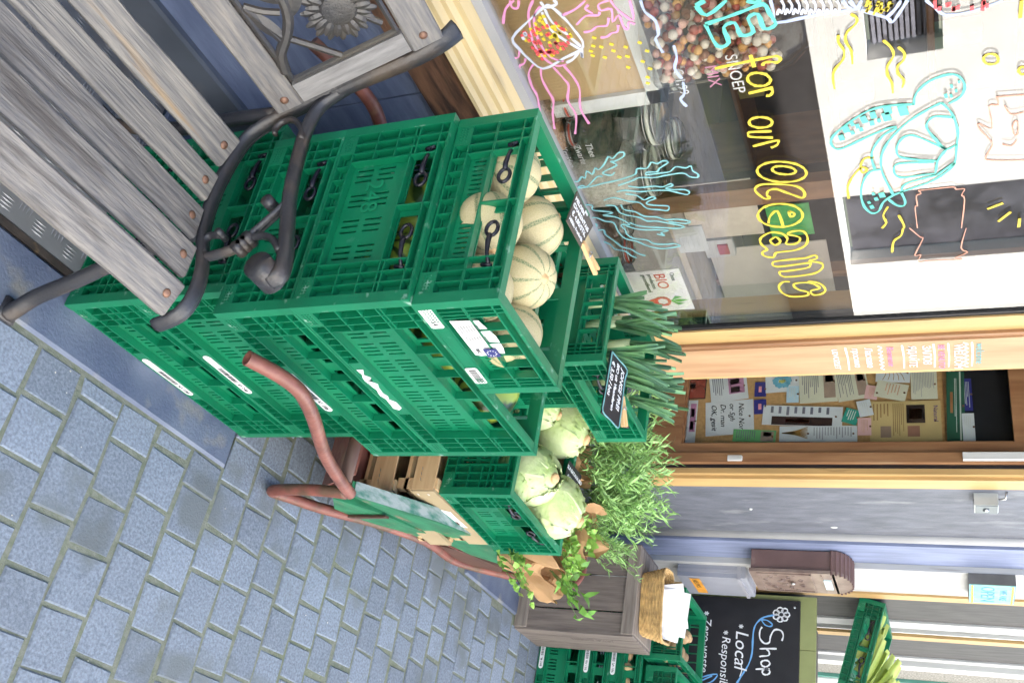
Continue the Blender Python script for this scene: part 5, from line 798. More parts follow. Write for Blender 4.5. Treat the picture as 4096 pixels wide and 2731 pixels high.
for s in (1,):
    fc = (.872, .176)
    stem = [back(*q) for q in [(.940, .034), (.905, .046), (.878, .074), (.850, .094), (.815, .104), (.77, .10)]]; g.tube(smooth_pts(stem), .010, 8)
    g.tube(smooth_pts([back(*q) for q in [(.885, .073), (.914, .098), (.938, .118), (.958, .134)]]), .0062, 6)
    g.tube(smooth_pts([back(*q) for q in [(.880, .060), (.830, .050), (.800, .040)]]), .0062, 6); g.tube(smooth_pts([back(*q) for q in [(.836, .087), (.82, .063), (.798, .042)]]), .006, 6)
    g.tube(smooth_pts([back(*q) for q in [(.935, .225), (.915, .21), (.90, .2)]]), .006, 6)
    for (c0, c1, w) in [((.885, .07), (.80, .038), .013), ((.85, .094), (.80, .14), .016), ((.82, .10), (.74, .06), .018)]:
        A, Bq = back(*c0, .003), back(*c1, .001); d = Bq-A; sd2 = d.cross(na).normalized(); vs = []
        for i in range(9):
            t = i/8; ww = w*math.sin(PI*min(1, t*.94+.06))**.8; vs += [A+d*t+sd2*ww, A+d*t+na*.004, A+d*t-sd2*ww]
        g.add(vs, [(3*i+k, 3*i+k+1, 3*i+k+4, 3*i+k+3) for i in range(8) for k in (0, 1)])
    for lay, (r0, r1, n_, w, h) in enumerate([(.028, .064, 17, .0155, .003), (.026, .054, 17, .0135, .007)]):
        for k in range(n_):
            a = 2*PI*(k+.5*lay)/n_; vs = []
            for i in range(6):
                t = i/5; r = r0+(r1-r0)*t; ww = w*math.sin(PI*(.12+.80*t))**.7; c = back(fc[0]+r*math.cos(a), fc[1]+r*math.sin(a), h+.002*math.sin(t*PI)+(.003*math.sin(k*5)))
                tn = (back(fc[0]-math.sin(a), fc[1]+math.cos(a))-back(*fc)).normalized(); vs += [c+tn*ww*.5, c+na*.0025, c-tn*ww*.5]
            g.add(vs, [(3*i+j, 3*i+j+1, 3*i+j+4, 3*i+j+3) for i in range(5) for j in (0, 1)])
    cm = Matrix.Translation(back(*fc)) @ Matrix(((1, 0, 0, 0), (0, ua.y, na.y, 0), (0, ua.z, na.z, 0), (0, 0, 0, 1)))
    g.lathe([(.033, -.004), (.033, .006), (.028, .011), (.015, .013), (0, .0135)], 24, cm)
    for k in range(110):
        r = .029*math.sqrt((k+.5)/110); a = k*2.39996; c = back(fc[0]+r*math.cos(a), fc[1]+r*math.sin(a), .0125-.0025*(r/.03)**2)
        q = [c+Vector((1, 0, 0))*.0014, c+ua*.0014, c-Vector((1, 0, 0))*.0014, c-ua*.0014, c+na*.0024]; g.add(q, [(0, 1, 4), (1, 2, 4), (2, 3, 4), (3, 0, 4)])
g.build('sunflower_panel', mat('bronzed_iron', (.062, .052, .042), .45, .2, 10, .35, 130, col2=(.03, .029, .032), spec=.7), bench)
# ================================================================ WHEELBARROW
wb = empty('wheelbarrow', (1.9, .8, 0), 'old rusty red tube wheelbarrow with worn green plank sides, loaded with crates and herbs', 'wheelbarrow')
o_ = Vector((1.9, .8, 0)); L_ = lambda l: [Vector(p)-o_ for p in l]
def tubep(name, l, r, m=rust, k=4, cap=True):
    g = MB(); g.tube(smooth_pts(L_(l), k), r, 14, cap=cap); return g.build(name, m, wb, True)
hp = [(1.195, .748, .440), (1.258, .75, .462), (1.315, .75, .470), (1.375, .75, .455), (1.45, .75, .425), (1.595, .75, .360), (1.734, .755, .311), (1.852, .765, .272)]
g = MB(); pts = smooth_pts(L_(hp), 4); g.tube(pts, .0145, 16, cap=False); g.tube(pts, .0118, 16, cap=False)
# open mouth of the handle
d = (pts[1]-pts[0]).normalized(); u = d.cross(Vector((0, 0, 1))).normalized(); w = d.cross(u); vs = []
for k in range(16): a = 2*PI*k/16; vs += [pts[0]+(u*math.cos(a)+w*math.sin(a))*.0145, pts[0]+(u*math.cos(a)+w*math.sin(a))*.0118]
g.add(vs, [(2*k, 2*((k+1) % 16), 2*((k+1) % 16)+1, 2*k+1) for k in range(16)])
rust_h = mat('handle_rust', (.21, .078, .058), .42, .25, 14, .6, 60, col3=(.26, .15, .09), scale3=16, amt3=.42, detail=7)
g.build('handle', rust_h, wb, True)
g = MB(); g.tube(smooth_pts(L_([(1.02, 1.34, .50), (1.14, 1.34, .532), (1.24, 1.34, .528), (1.40, 1.34, .455), (1.595, 1.34, .360), (1.734, 1.335, .311), (1.852, 1.33, .272)])), .0145, 12); g.build('handle', rust_h, wb, True)
legp = [(1.852, .765, .262), (1.842, .767, .20), (1.850, .772, .10), (1.868, .776, .035), (1.905, .785, .012), (1.955, .794, .020), (2.02, .80, .045), (2.10, .812, .075), (2.235, .842, .092), (2.40, .868, .125), (2.577, .901, .110), (2.86, .945, .055), (3.0, .957, .150), (3.12, .965, .300), (3.19, .99, .355), (3.25, 1.06, .363), (3.28, 1.14, .345), (3.27, 1.30, .34)]
tubep('frame_tube', legp, .0145)
tubep('frame_tube', [(x, 2.12-y, z) for x, y, z in legp[:-3]], .0145)
tubep('cross_tube', [(1.80, .775, .285), (1.80, 1.05, .285), (1.80, 1.33, .285)], .016, rust_dark, 2)
# fork joining the frame to the wheel
g = MB(); q = [(2.84, .945, .03), (3.02, .96, .15), (2.95, .955, .19), (2.70, .925, .155), (2.60, .91, .10)]
g.slab(L_(q), (0, .012, 0)); g.build('gusset', rust_dark, wb)
g = MB(); Mw = Matrix.Translation(Vector((2.95, 1.06, .12))-o_) @ Matrix.Rotation(PI/2, 4, 'X'); g.lathe([(.10, -.02), (.118, -.02), (.122, 0), (.118, .02), (.10, .02)], 28, Mw, cap=False); g.lathe([(.02, -.03), (.02, .03)], 12, Mw)
for k in range(6): a = k*PI/3; g.tube([Mw @ Vector((.02*math.cos(a), .02*math.sin(a), 0)), Mw @ Vector((.105*math.cos(a), .105*math.sin(a), 0))], .006, 6)
g.build('wheel', rust_dark, wb, True)
# steel back sheet of the tray and floor
g = MB(); g.slab(L_([(1.82, .80, .29), (1.93, .815, .13), (1.93, 1.30, .13), (1.82, 1.32, .29)]), (.004, 0, .004)); g.slab(L_([(1.93, .815, .128), (2.95, .96, .15), (2.95, 1.2, .15), (1.93, 1.30, .128)]), (0, 0, .004)); g.build('steel_tray', rust_h, wb)
n_ = Vector((-.18, 1.0, 0)).normalized()
def plank(name, l, th, m, top=None):
    g = MB(); q = L_(l); g.slab(q, n_*th); o = g.build(name, m, wb); return o
plank('side_plank', [(1.897, .779, .243), (2.20, .833, .318), (2.40, .870, .332), (2.554, .897, .335), (2.762, .934, .308), (3.0, .976, .262), (3.145, 1.003, .222), (3.20, 1.013, .195), (3.0, .976, .162), (2.80, .94, .160), (2.582, .902, .172), (2.344, .859, .205), (2.004, .798, .232)], .036, oldgreen)
plank('side_plank', [(1.93, .783, .172), (2.10, .814, .205), (2.344, .855, .205), (2.503, .884, .200), (2.57, .896, .172), (2.363, .858, .112), (2.201, .829, .094), (2.05, .803, .098)], .030, oldgreen)
g = MB(); cap_ = [(1.905, .781, .2475), (2.20, .834, .3225), (2.40, .871, .3365), (2.554, .898, .3395), (2.762, .935, .3125), (3.0, .977, .2665), (3.14, 1.003, .227)]
for i in range(len(cap_)-1): a, b = Vector(cap_[i])-o_, Vector(cap_[i+1])-o_; g.slab([a, b, b+n_*.036, a+n_*.036], (0, 0, .0015))
g.build('worn_top_edge', oldgreen_top, wb)
g = MB(); g.slab(L_([(2.115, .806, .10), (2.135, .809, .10), (2.135, .812, .215), (2.115, .808, .215)]), (0, .006, 0)); g.build('iron_strap', rust_dark, wb)
plank('side_plank', [(1.93, 1.33, .20), (3.1, 1.22, .20), (3.1, 1.22, .10), (1.93, 1.33, .10)], .03, oldgreen)
# wooden fruit boxes in the barrow
def fruit_box(loc, label, Lx, Ly, H, paper=False):
    e = empty('wooden_crate', loc, label, 'crate', group='pale wooden fruit crates in the wheelbarrow')
    for x in (0, Lx-.02):
        for y in (0, Ly-.025):
            g = MB(); g.box(x, x+.022, y, y+.03, 0, H); g.build('corner_post', palewood, e)
    g = MB(); g.box(-.006, 0, -.004, Ly+.004, .048, H-.006); g.build('end_board', palewood, e)
    g = MB(); g.box(-.004, Lx+.004, -.009, -.001, .045, H-.004); sb = g.build('side_board', mat('printed_side_board', (.36, .28, .165), .6, .12, 4, .2, 40), e)
    g = MB(); g.box(-.004, Lx+.004, Ly+.001, Ly+.009, .03, H-.004); g.build('side_board', palewood, e)
    g = MB(); g.box(0, Lx, 0, Ly, .02, .03); g.build('base_board', palewood, e)
    if paper:
        g = MB(); P = [(.13, .052), (.23, .047), (.25, .06), (.24, .085), (.25, .10), (.16, .098), (.135, .10), (.12, .075)]
        g.slab([(a, -.0105, b) for a, b in P], (0, .0008, 0)); pp_ = g.build('paper_label', label_m, e); g = MB(); g.box(.205, .225, -.0115, -.0106, .07, .088); g.build('printed_patch', mat('patch_brown', (.12, .05, .04), .6), pp_)
    g = MB()
    for y in (.02, .035, .05): g.tube([(-.0075, y, .07), (-.0075, y+.008, .068)], .0008, 4)
    for z in (.06, .09): g.tube([(.01, -.0105, z), (.018, -.0105, z+.002)], .0008, 4)
    g.build('staple', wire, e)
    return e
fruit_box((2.075, .868, .128), 'lower pale wooden fruit crate resting in the wheelbarrow tray', .38, .5, .118)
fruit_box((2.085, .878, .248), 'upper pale wooden fruit crate with a torn paper label, directly under the lettuce crate', .38, .5, .118, True)
# ---------------------------------------------------------------- herbs in kraft paper
def leaf(g, p, d, L, w, bend=.2, tw=0):
    d = Vector(d).normalized(); s = d.cross(Vector((random.uniform(-1, 1), random.uniform(-1, 1), random.uniform(-1, 1)))).normalized(); n = s.cross(d); p = Vector(p)
    a = p+d*L*.35+s*w*.5+n*L*bend*.3; b = p+d*L*.35-s*w*.5+n*L*bend*.3; c = p+d*L*.7+s*w*.32-n*L*bend*.1; e = p+d*L*.7-s*w*.32-n*L*bend*.1; t = p+d*L-n*L*bend
    g.add([p, a, b, c, e, t], [(0, 1, 2), (1, 3, 4, 2), (3, 5, 4)])
def cone(loc, d, r, h, label, seed, crump=.012, name='paper_bag'):
    rnd = random.Random(seed); g = MB(); q = Vector(d).normalized().to_track_quat('Z', 'Y').to_matrix().to_4x4(); n = 44; R_ = 18; vs = []
    cr = [(rnd.uniform(0, 2*PI), rnd.uniform(.1, 1), rnd.uniform(-2.5, 2.5), rnd.uniform(-1, 1)) for _ in range(26)]
    for j in range(R_+1):
        t = j/R_
        for k in range(n):
            a = 2*PI*k/n; rr = r*(.45+.6*t)
            for a0, t0, sl, am in cr:
                da = (a-a0+PI) % (2*PI)-PI; dd = abs(da+sl*(t-t0)); rr += crump*1.3*am*max(0, 1-dd/.45)*(.3+t)
            vs.append(q @ Vector((rr*math.cos(a), rr*math.sin(a), h*t*(1+.10*math.sin(3*a+seed)*t)+.012*t*math.sin(7*a+seed))))
    g.add(vs, [(j*n+k, j*n+(k+1) % n, (j+1)*n+(k+1) % n, (j+1)*n+k) for j in range(R_) for k in range(n)]+[tuple(reversed(range(n)))])
    o = g.build(name, kraft, None, False, loc); tag(o, label, 'paper bag', 'kraft paper wraps around the herbs'); return o
cone((2.60, .955, .33), (.10, -.10, 1), .085, .205, 'crumpled kraft paper bag beside the lettuce crate, nearest the street', 1, .014)
h_ = cone((2.76, .945, .27), (.12, -.22, 1), .085, .20, 'crumpled kraft paper bag hanging over the front of the wheelbarrow, printed with a letter H', 2, .015)
text('H', .05, Matrix.Translation((-.05, -.095, .065)) @ Matrix.Rotation(R(-18), 4, 'Z') @ Matrix.Rotation(R(82), 4, 'X'), ink, 'printed_letter', h_)
cone((2.72, 1.04, .34), (.02, -.12, 1), .085, .235, 'tall kraft paper bag behind the lettuce price sign', 3, .012)
cone((2.63, 1.20, .34), (-.05, 0, 1), .08, .22, 'kraft paper bag under the tarragon at the back of the wheelbarrow', 4, .012)
stem_m = mat('herb_stem', (.16, .26, .08), .5, .1)
def bush(loc, n, h, spread, lean, leafL, leafW, nl, m, label, cat, name, seed, curve=.25, rad=.05):
    random.seed(seed); e = empty(name, loc, label, cat); g = MB(); gs = MB()
    for i in range(n):
        a = random.uniform(0, 2*PI); r = math.sqrt(random.random())*rad; p = Vector((r*math.cos(a), r*math.sin(a), 0))
        d = Vector((math.cos(a)*random.uniform(0, spread)+lean[0], math.sin(a)*random.uniform(0, spread)+lean[1], 1)).normalized(); H = h*random.uniform(.6, 1.1)
        cv_ = Vector((random.uniform(-curve, curve)+lean[0]*.3, random.uniform(-curve, curve)+lean[1]*.3, -.1)); pts = [p+d*H*t+cv_*H*t*t for t in (0, .25, .5, .75, 1)]
        gs.tube(pts, [.0016, .0014, .0012, .001, .0006], 4, cap=False)
        for k in range(nl):
            t = .22+.78*(k+random.random())/nl; q = p+d*H*t+cv_*H*t*t; an = random.uniform(0, 2*PI); dd = (d*.8+Vector((math.cos(an), math.sin(an), random.uniform(-.2, .5)))*.9).normalized()
            leaf(g, q, dd, leafL*random.uniform(.6, 1.15), leafW*random.uniform(.7, 1.2), random.uniform(-.3, .5))
    g.build('leaves', m, e); gs.build('stems', stem_m, e); return e
bush((2.74, 1.23, .50), 85, .29, .62, (.05, -.02), .052, .0062, 26, leaf_c, 'bushy tarragon with long narrow leaves rising behind the lettuce sign', 'herbs', 'tarragon_plant', 21, .25, .09)
bush((2.62, 1.28, .52), 40, .30, .9, (-.05, -.1), .050, .0065, 24, leaf_c, 'tarragon spilling toward the leek crate at the back of the wheelbarrow', 'herbs', 'tarragon_plant', 22, .3, .08)
bush((2.83, 1.09, .46), 46, .24, .6, (.08, -.10), .028, .0035, 44, leaf_c, 'rosemary sprigs with needle leaves over the paper bags', 'herbs', 'rosemary_plant', 23, .2, .07)
bush((2.66, .95, .50), 14, .10, .9, (.05, -.15), .030, .026, 9, leaf_b, 'bright green coriander leaves at the street side of the lettuce crate', 'herbs', 'coriander_plant', 24, .3, .05)
bush((2.54, .885, .36), 9, .12, 1.0, (.0, -.6), .026, .022, 9, leaf_b, 'small leaved mint poking out below the lettuce crate', 'herbs', 'mint_plant', 25, .4, .05)
bush((2.82, .93, .42), 8, .16, .9, (.35, -.5), .055, .024, 5, leaf_a, 'broad bay leaves at the very front of the wheelbarrow', 'herbs', 'bay_sprig', 26, .3, .03)
bush((2.74, .89, .31), 4, .12, .6, (.1, -.6), .022, .020, 9, leaf_b, 'trailing mint hanging from the paper bag over the red front tube', 'herbs', 'mint_plant', 27, .5, .03)
bush((2.28, 1.36, .60), 18, .22, .9, (.1, -.1), .032, .028, 10, leaf_b, 'parsley showing between the leek crate and the doorway', 'herbs', 'parsley_plant', 28, .3, .06)
random.seed(5)
# ================================================================ STANDING WOODEN BOX, BASKET
wbx = empty('wooden_box', (3.56, .93, 0), 'weathered grey wooden apple box standing on end beside the pillar', 'box')
def wb_(name, boxes, m, b=.002):
    for q in boxes: g = MB(); g.rbox(*q, b); g.build(name, m, wbx)
wb_('side_slat', [(0, .012, .0, .075, .045, .44), (0, .012, .082, .215, .045, .44), (0, .012, .222, .335, .045, .44)], greywood)
wb_('end_batten', [(-.012, 0, -.004, .34, .0, .05), (-.012, 0, -.004, .34, .435, .482)], greywood_h)
wb_('bottom_slat', [(.0, .062, -.012, -.001, 0, .48), (.067, .16, -.012, -.001, 0, .48), (.165, .255, -.012, -.001, 0, .48)], greywood)
wb_('bottom_slat', [(.0, .255, .336, .347, 0, .48)], greywood)
wb_('end_board', [(.0, .25, 0, .335, .468, .482), (.0, .25, 0, .335, 0, .014)], greywood_h)
text('JAVA CREEK', .032, frameM((.080, -.0125, .38), (0, 0, -1), (1, 0, 0)), mat('faded_stencil', (.12, .10, .09), .8), 'stencil', wbx)
bk = empty('wicker_basket', (3.66, 1.07, .484), 'small wicker basket of white papers on top of the standing wooden box', 'basket', rz=R(8))
g = MB(); nn = 36; rows = 12
def brd(t, k):   # rounded rectangle flaring upwards
    a = 2*PI*k/nn; sx, sy = .062+.018*t, .115+.022*t; c, s = math.cos(a), math.sin(a); p = 2.0/4.5
    return Vector((sx*math.copysign(abs(c)**p, c), sy*math.copysign(abs(s)**p, s), .085*t))
for j in range(rows):
    pts = []
    for k in range(nn+1):
        v = brd((j+.5)/rows, k % nn); out = (1 if (k+j) % 2 else -1)*.0016; d = Vector((v.x, v.y, 0)).normalized(); pts.append(v+d*out)
    g.tube(pts, .0040, 5, cap=False)
for k in range(nn): g.tube([brd(0, k), brd(1.02, k)], .0022, 4)
g.tube([brd(1.04, k % nn)+Vector((0, 0, .002*(k % 2))) for k in range(nn+1)], .0052, 6, cap=False)
g.face([]) if False else None
g.slab([brd(.03, k) for k in range(nn)], (0, 0, .003)); g.build('basket', wicker, bk)
for i in range(4):
    e = MB(); a = R(-24+9*i); e.box(-.004+.0, .0005, -.085, .085, 0, .15)
    o = e.build('paper_sheet', label_m, None, False, (3.665-.012*i, 1.065-.01*i, .505), (R([6, -9, 14, 2][i]), R(28+7*i), R(8+5*i)))
    tag(o, ['white paper sheet leaning furthest back in the wicker basket', 'white paper sheet second from the back in the wicker basket', 'white paper sheet in front of two others in the wicker basket', 'frontmost white paper sheet in the wicker basket, tipped toward the camera'][i], 'paper', 'white papers in the basket')
# ================================================================ WALL FITTINGS
mb_m = mat('brown_cast_mailbox', (.15, .088, .08), .42, .15, 6, .2, 50, col3=(.36, .27, .23), scale3=8, amt3=.36)
mb = empty('mailbox', (4.09, 1.47, .80), 'ornate brown cast mailbox with a scrolled front mounted on the pale boards', 'mailbox')
g = MB(); g.box(.012, .245, -.085, 0, .0, .33)
for i in range(13):       # ribbed rounded roof
    a0, a1 = PI*i/13, PI*(i+1)/13; c = .1285
    q = [(c-.128*math.cos(a), -.10, .33+.075*math.sin(a)) for a in (a0, a1)]; g.add([q[0], q[1], (q[1][0], 0, q[1][2]), (q[0][0], 0, q[0][2])], [(0, 1, 2, 3)])
    g.tube([(q[0][0], -.105, q[0][2]), (q[0][0], 0, q[0][2])], .0045, 6)
g.build('body', mb_m, mb)
relief = mat('mailbox_relief', (.26, .195, .16), .4, .15, 12, .4, 80, col2=(.15, .10, .085))
g = MB(); g.box(0, .257, -.100, -.086, -.005, .34); 
g.slab([(.1285-.128*math.cos(PI*i/14), -.100, .33+.075*math.sin(PI*i/14)) for i in range(15)], (0, .014, 0))
for q in [(.012, .02, .03, .245), (.237, .245, .03, .245), (.012, .245, .024, .032), (.012, .245, .24, .248), (.02, .237, .285, .291)]: g.box(q[0], q[1], -.105, -.100, q[2], q[3])
for s in (1, -1):
    for j in range(7):
        cx, cz = .1285+s*(.03+.035*(j % 3)), .05+.024*j; pts = [(cx+s*.016*(1-t/9)*math.cos(t*1.1), -.102, cz+.016*(1-t/9)*math.sin(t*1.1)) for t in range(9)]; g.tube(pts, .0022, 5)
for k in range(14): a = 2*PI*k/14; g.tube([(.1285+.012*math.cos(a), -.102, .135+.016*math.sin(a)), (.1285+.030*math.cos(a), -.102, .135+.04*math.sin(a))], .002, 5)
g.build('front_plate', relief, mb)
g = MB(); g.box(.075, .185, -.107, -.100, .292, .322); g.build('name_slot', mat('slot_pale_blue', (.55, .70, .72), .3), mb)
g = MB(); g.lathe([(.009, 0), (.009, .004), (.005, .007), (0, .007)], 12, Matrix.Translation((.1285, -.104, .16)) @ Matrix.Rotation(PI/2, 4, 'X')); g.build('lock', wire, mb, True)
fb = empty('flyer_box', (4.275, 1.45, .44), 'pale grey flyer box with an orange strip low on the white boards', 'box')
g = MB(); g.rbox(0, .26, -.055, 0, 0, .31, .006); g.build('body', mat('grey_plastic', (.32, .33, .38), .4, .05), fb)
g = MB(); g.box(-.006, .266, -.062, .0, .27, .285); g.box(-.004, .0, -.035, -.02, .0, .29); g.build('lid', mat('grey_plastic_light', (.36, .36, .40), .4, .05), fb)
g = MB(); g.box(.03, .23, -.0575, -.0555, .05, .095); os_ = g.build('orange_strip', mat('orange_sticker', (.80, .36, .05), .5), fb); text('NIEUWS', .03, frameM((.04, -.0577, .06), (1, 0, 0), (0, 0, 1)), ink, 'printed_word', os_)
lb = empty('lock_box', (3.53, 1.50, 1.665), 'small grey metal lock switch box on the stone pillar', 'lock box')
g = MB(); g.rbox(0, .075, -.045, 0, 0, .078, .003); g.build('body', mat('grey_metal_box', (.40, .42, .42), .4, .1), lb)
g = MB(); g.box(.004, .071, -.0475, -.045, .004, .074); g.build('face_plate', mat('dark_grey_face', (.10, .12, .13), .4, .2), lb)
g = MB(); g.lathe([(.010, 0), (.010, .005), (.004, .007), (0, .007)], 12, Matrix.Translation((.038, -.047, .038)) @ Matrix.Rotation(PI/2, 4, 'X')); g.tube([(.01, -.02, .078), (.005, -.02, .10), (-.01, 0, .105)], .004, 6); g.build('keyhole', wire, lb, True)
op_ = empty('open_block', (4.235, 1.45, 1.645), 'small painted block reading OPEN high on the white boards', 'sign')
g = MB(); g.box(0, .235, -.045, 0, 0, .172); g.build('block', mat('grey_block', (.12, .115, .11), .7), op_)
g = MB(); g.box(.002, .233, -.047, -.045, .002, .170); fp = g.build('painted_face', mat('painted_face_blue', (.12, .42, .52), .5, .1, 20, col2=(.25, .50, .36)), op_)
g = MB(); F = frameM((0, -.0472, 0), (1, 0, 0), (0, 0, 1)); ribbon(g, [(.006+.0093*i, .160+(.005 if i % 2 else -.002)) for i in range(25)], .004, F); ribbon(g, [(.006+.0093*i, .012+(.005 if i % 2 else -.002)) for i in range(25)], .004, F); g.build('wavy_line', PAINT['yellow'], fp)
text('OPEN', .075, frameM((.02, -.0475, .045), (1, 0, 0), (0, 0, 1)), mat('blue_letters', (.03, .22, .50), .5), 'painted_word', fp); text('WE ARE', .038, frameM((.055, -.0475, .115), (1, 0, 0), (0, 0, 1)), mat('blue_letters', (.03, .22, .50), .5), 'painted_word', fp)
# ================================================================ CHALKBOARD
cb = empty('chalkboard_stand', (4.70, 1.46, 0), 'black chalkboard on a pale green backing, listing the words Shop and Local', 'sign')
pgreen = mat('pale_green_board', (.27, .30, .125), .5, .06)
g = MB()
for i in range(4): g.box(0, .03, -.25*(i+1)+.0015, -.25*i-.0015, .10, 1.0)
g.build('backing', pgreen, cb)
g = MB(); g.box(-.018, -.001, -.86, -.028, .16, .93); bd = g.build('board', slate, cb)
g = MB(); g.box(.032, .60, -1.0, -.97, 0, .94); g.box(.032, .60, -.03, -.004, 0, .94); g.box(.032, .60, -.97, -.03, .91, .94); g.build('stand', greywood, cb)
CM = frameM((-.0185, -.028, 0), (0, -1, 0), (0, 0, 1))
for c_, m_, nm in (('w', chalk, 'chalk_lettering'), ('b', chalk_blue, 'chalk_flower_stem')):
    for col, w, pts in CHALK:
        if col == c_: g = MB(); ribbon(g, pts, w, CM); g.build(nm, m_, bd)
text('Local', .085, CM @ Matrix.Translation((.155, .640, .0012)), chalk, 'chalk_lettering', bd, shear=.2)
text('Responsible', .056, CM @ Matrix.Translation((.187, .577, .0012)), chalk, 'chalk_lettering', bd, shear=.2)
text('Zero-waste', .054, CM @ Matrix.Translation((.106, .483, .0012)), chalk, 'chalk_lettering', bd, shear=.2)
g = MB(); g.lathe([(.006, 0), (.006, .004), (0, .006)], 10, Matrix.Translation((-.018, -.06, .905)) @ Matrix.Rotation(-PI/2, 4, 'Y')); g.build('screw', wire, bd, True)
# ================================================================ BEHIND THE GLASS
def jar(loc, r, h, fill, content, label, lid=True, seal=None, tilt=(0, 0, 0), fillh=.7, words=None, glasslid=True):
    e = empty('glass_jar', loc, label, 'jar', rot=tilt, group='jars behind the shop window')
    g = MB(); g.lathe([(r*.9, 0), (r, .01), (r, h*.68), (r*.93, h*.76), (r*.72, h*.83), (r*.70, h*.88)], 28); g.build('glass', jar_glass, e, True)
    if content:
        g = MB(); g.lathe([(r*.88, .006), (r*.955, .014), (r*.955, h*fillh), (r*.5, h*(fillh+.02)), (0, h*(fillh+.025))], 24); g.build('contents', content, e, True)
    if lid:
        g = MB(); g.lathe([(r*.76, h*.90), (r*.80, h*.925), (r*.78, h*.95), (r*.6, h*.985), (r*.3, h*1.0), (0, h*1.0)], 28); g.build('lid', jar_glass, e, True)
        g = MB(); g.lathe([(r*.73, h*.875), (r*.80, h*.885), (r*.80, h*.905), (r*.73, h*.91)], 28, cap=False); g.build('seal', seal or mat('clear_seal', (.5, .52, .45), .4), e, True)
        g = MB()
        for z in (.865, .93): g.tube([(r*.79*math.cos(t), r*.79*math.sin(t), h*z) for t in [2*PI*i/20 for i in range(21)]], .0018, 5, cap=False)
        g.tube([(r*.80, -.01, h*.93), (r*1.02, -.01, h*.90), (r*1.05, -.01, h*.82), (r*1.0, -.01, h*.78), (r*1.0, .012, h*.78), (r*1.05, .012, h*.82), (r*1.02, .012, h*.90), (r*.80, .012, h*.93)], .0018, 5); g.tube([(-r*.80, 0, h*.93), (-r*1.0, 0, h*.88), (-r*.80, 0, h*.86)], .0022, 5); g.build('wire_clip', wire, e, True)
    return e
redseal = mat('red_seal', (.62, .12, .08), .4)
seeds = mat('brown_seeds', (.42, .28, .18), .8, .2, 200, .3, 200, col2=(.16, .10, .06)); lentil = mat('orange_grain', (.70, .36, .14), .7, .2, 160, .3, 160, col2=(.35, .15, .06), col3=(.7, .55, .35), scale3=120, amt3=.45)
tea = mat('black_tea', (.09, .075, .05), .8, .3, 60, .3, 120, col2=(.015, .012, .01)); oats = mat('white_flakes', (.80, .76, .68), .8, .1, 110, .25, 130, col2=(.55, .50, .42), bdist=.0015)
sugar = mat('brown_blocks', (.12, .07, .045), .7, .3, 60, .3, 60); eggs = mat('beige_nuts', (.66, .56, .40), .6, .2, 50, .3, 50, col2=(.3, .25, .17))
jar((1.545, 1.63, .652), .042, .165, 0, seeds, 'small clip jar of brown seeds with red seal at the corner of the framed board', seal=redseal)
jar((1.645, 1.63, .652), .040, .14, 0, lentil, 'small clip jar of orange grains, half hidden by the melon crate', seal=redseal)
tj = jar((1.70, 1.70, .652), .085, .34, 0, tea, 'big clip jar of black tea with a glass lid, upright in the window', fillh=.60)
for i, (s, z) in enumerate((('Thee', .15), ('Zwarte', .12), ('Kruiden', .085))):
    text(s, .024, frameM((-.03, -.087, z), (1, 0, 0), (0, 0, 1)), chalk, 'chalk_word', tj, shear=.2)
jar((1.70, 1.87, .652), .080, .38, 0, tea, 'tall clip jar behind the big tea jar', fillh=.3)
jar((1.845, 1.66, .652), .085, .30, 0, oats, 'wide jar of white oat flakes beside the tea jar', fillh=.70)
jar((1.93, 1.84, .652), .07, .32, 0, None, 'empty clip jar behind the oat flakes')
jar((1.985, 1.62, .652), .050, .19, 0, sugar, 'clip jar of dark brown blocks behind the price sign')
jar((2.085, 1.60, .652), .052, .165, 0, eggs, 'low clip jar of beige nuts with a red seal beside the BIO card', seal=redseal)
# candy jar standing on the framed box
cj = jar((1.40, 1.64, 1.035), .115, .38, 0, None, 'big round jar of mixed sweets, top left behind the glass', lid=False)
sweets = [mat('sweet_white', (.75, .68, .58), .5), mat('sweet_red', (.45, .10, .07), .4), mat('sweet_brown', (.22, .08, .04), .4), mat('sweet_pink', (.75, .45, .38), .5), mat('sweet_orange', (.70, .38, .12), .5)]
gs_ = [MB() for _ in sweets]; random.seed(9)
for i in range(520):
    k = random.choice((0, 0, 1, 2, 3, 4)); a = random.uniform(0, 2*PI); r = .102*math.sqrt(random.uniform(.45, 1)); z = random.uniform(.015, .255); s = random.uniform(.008, .0125)
    gs_[k].lathe([(0, -s), (s*.8, -s*.6), (s, 0), (s*.8, s*.6), (0, s)], 7, Matrix.Translation((r*math.cos(a), r*math.sin(a), z)) @ Matrix.Rotation(random.random()*3, 4, 'X'), cap=False)
for g, m in zip(gs_, sweets): g.build('sweets', m, cj, True)
text('SNOEP', .035, frameM((-.02, -.119, .17), (1, 0, 0), (0, 0, 1)), chalk, 'chalk_word', cj); text('MIX', .035, frameM((.0, -.119, .125), (1, 0, 0), (0, 0, 1)), PAINT['pink'], 'chalk_word', cj); text('\u20ac 1,99', .028, frameM((-.005, -.119, .06), (1, 0, 0), (0, 0, 1)), chalk, 'chalk_word', cj)
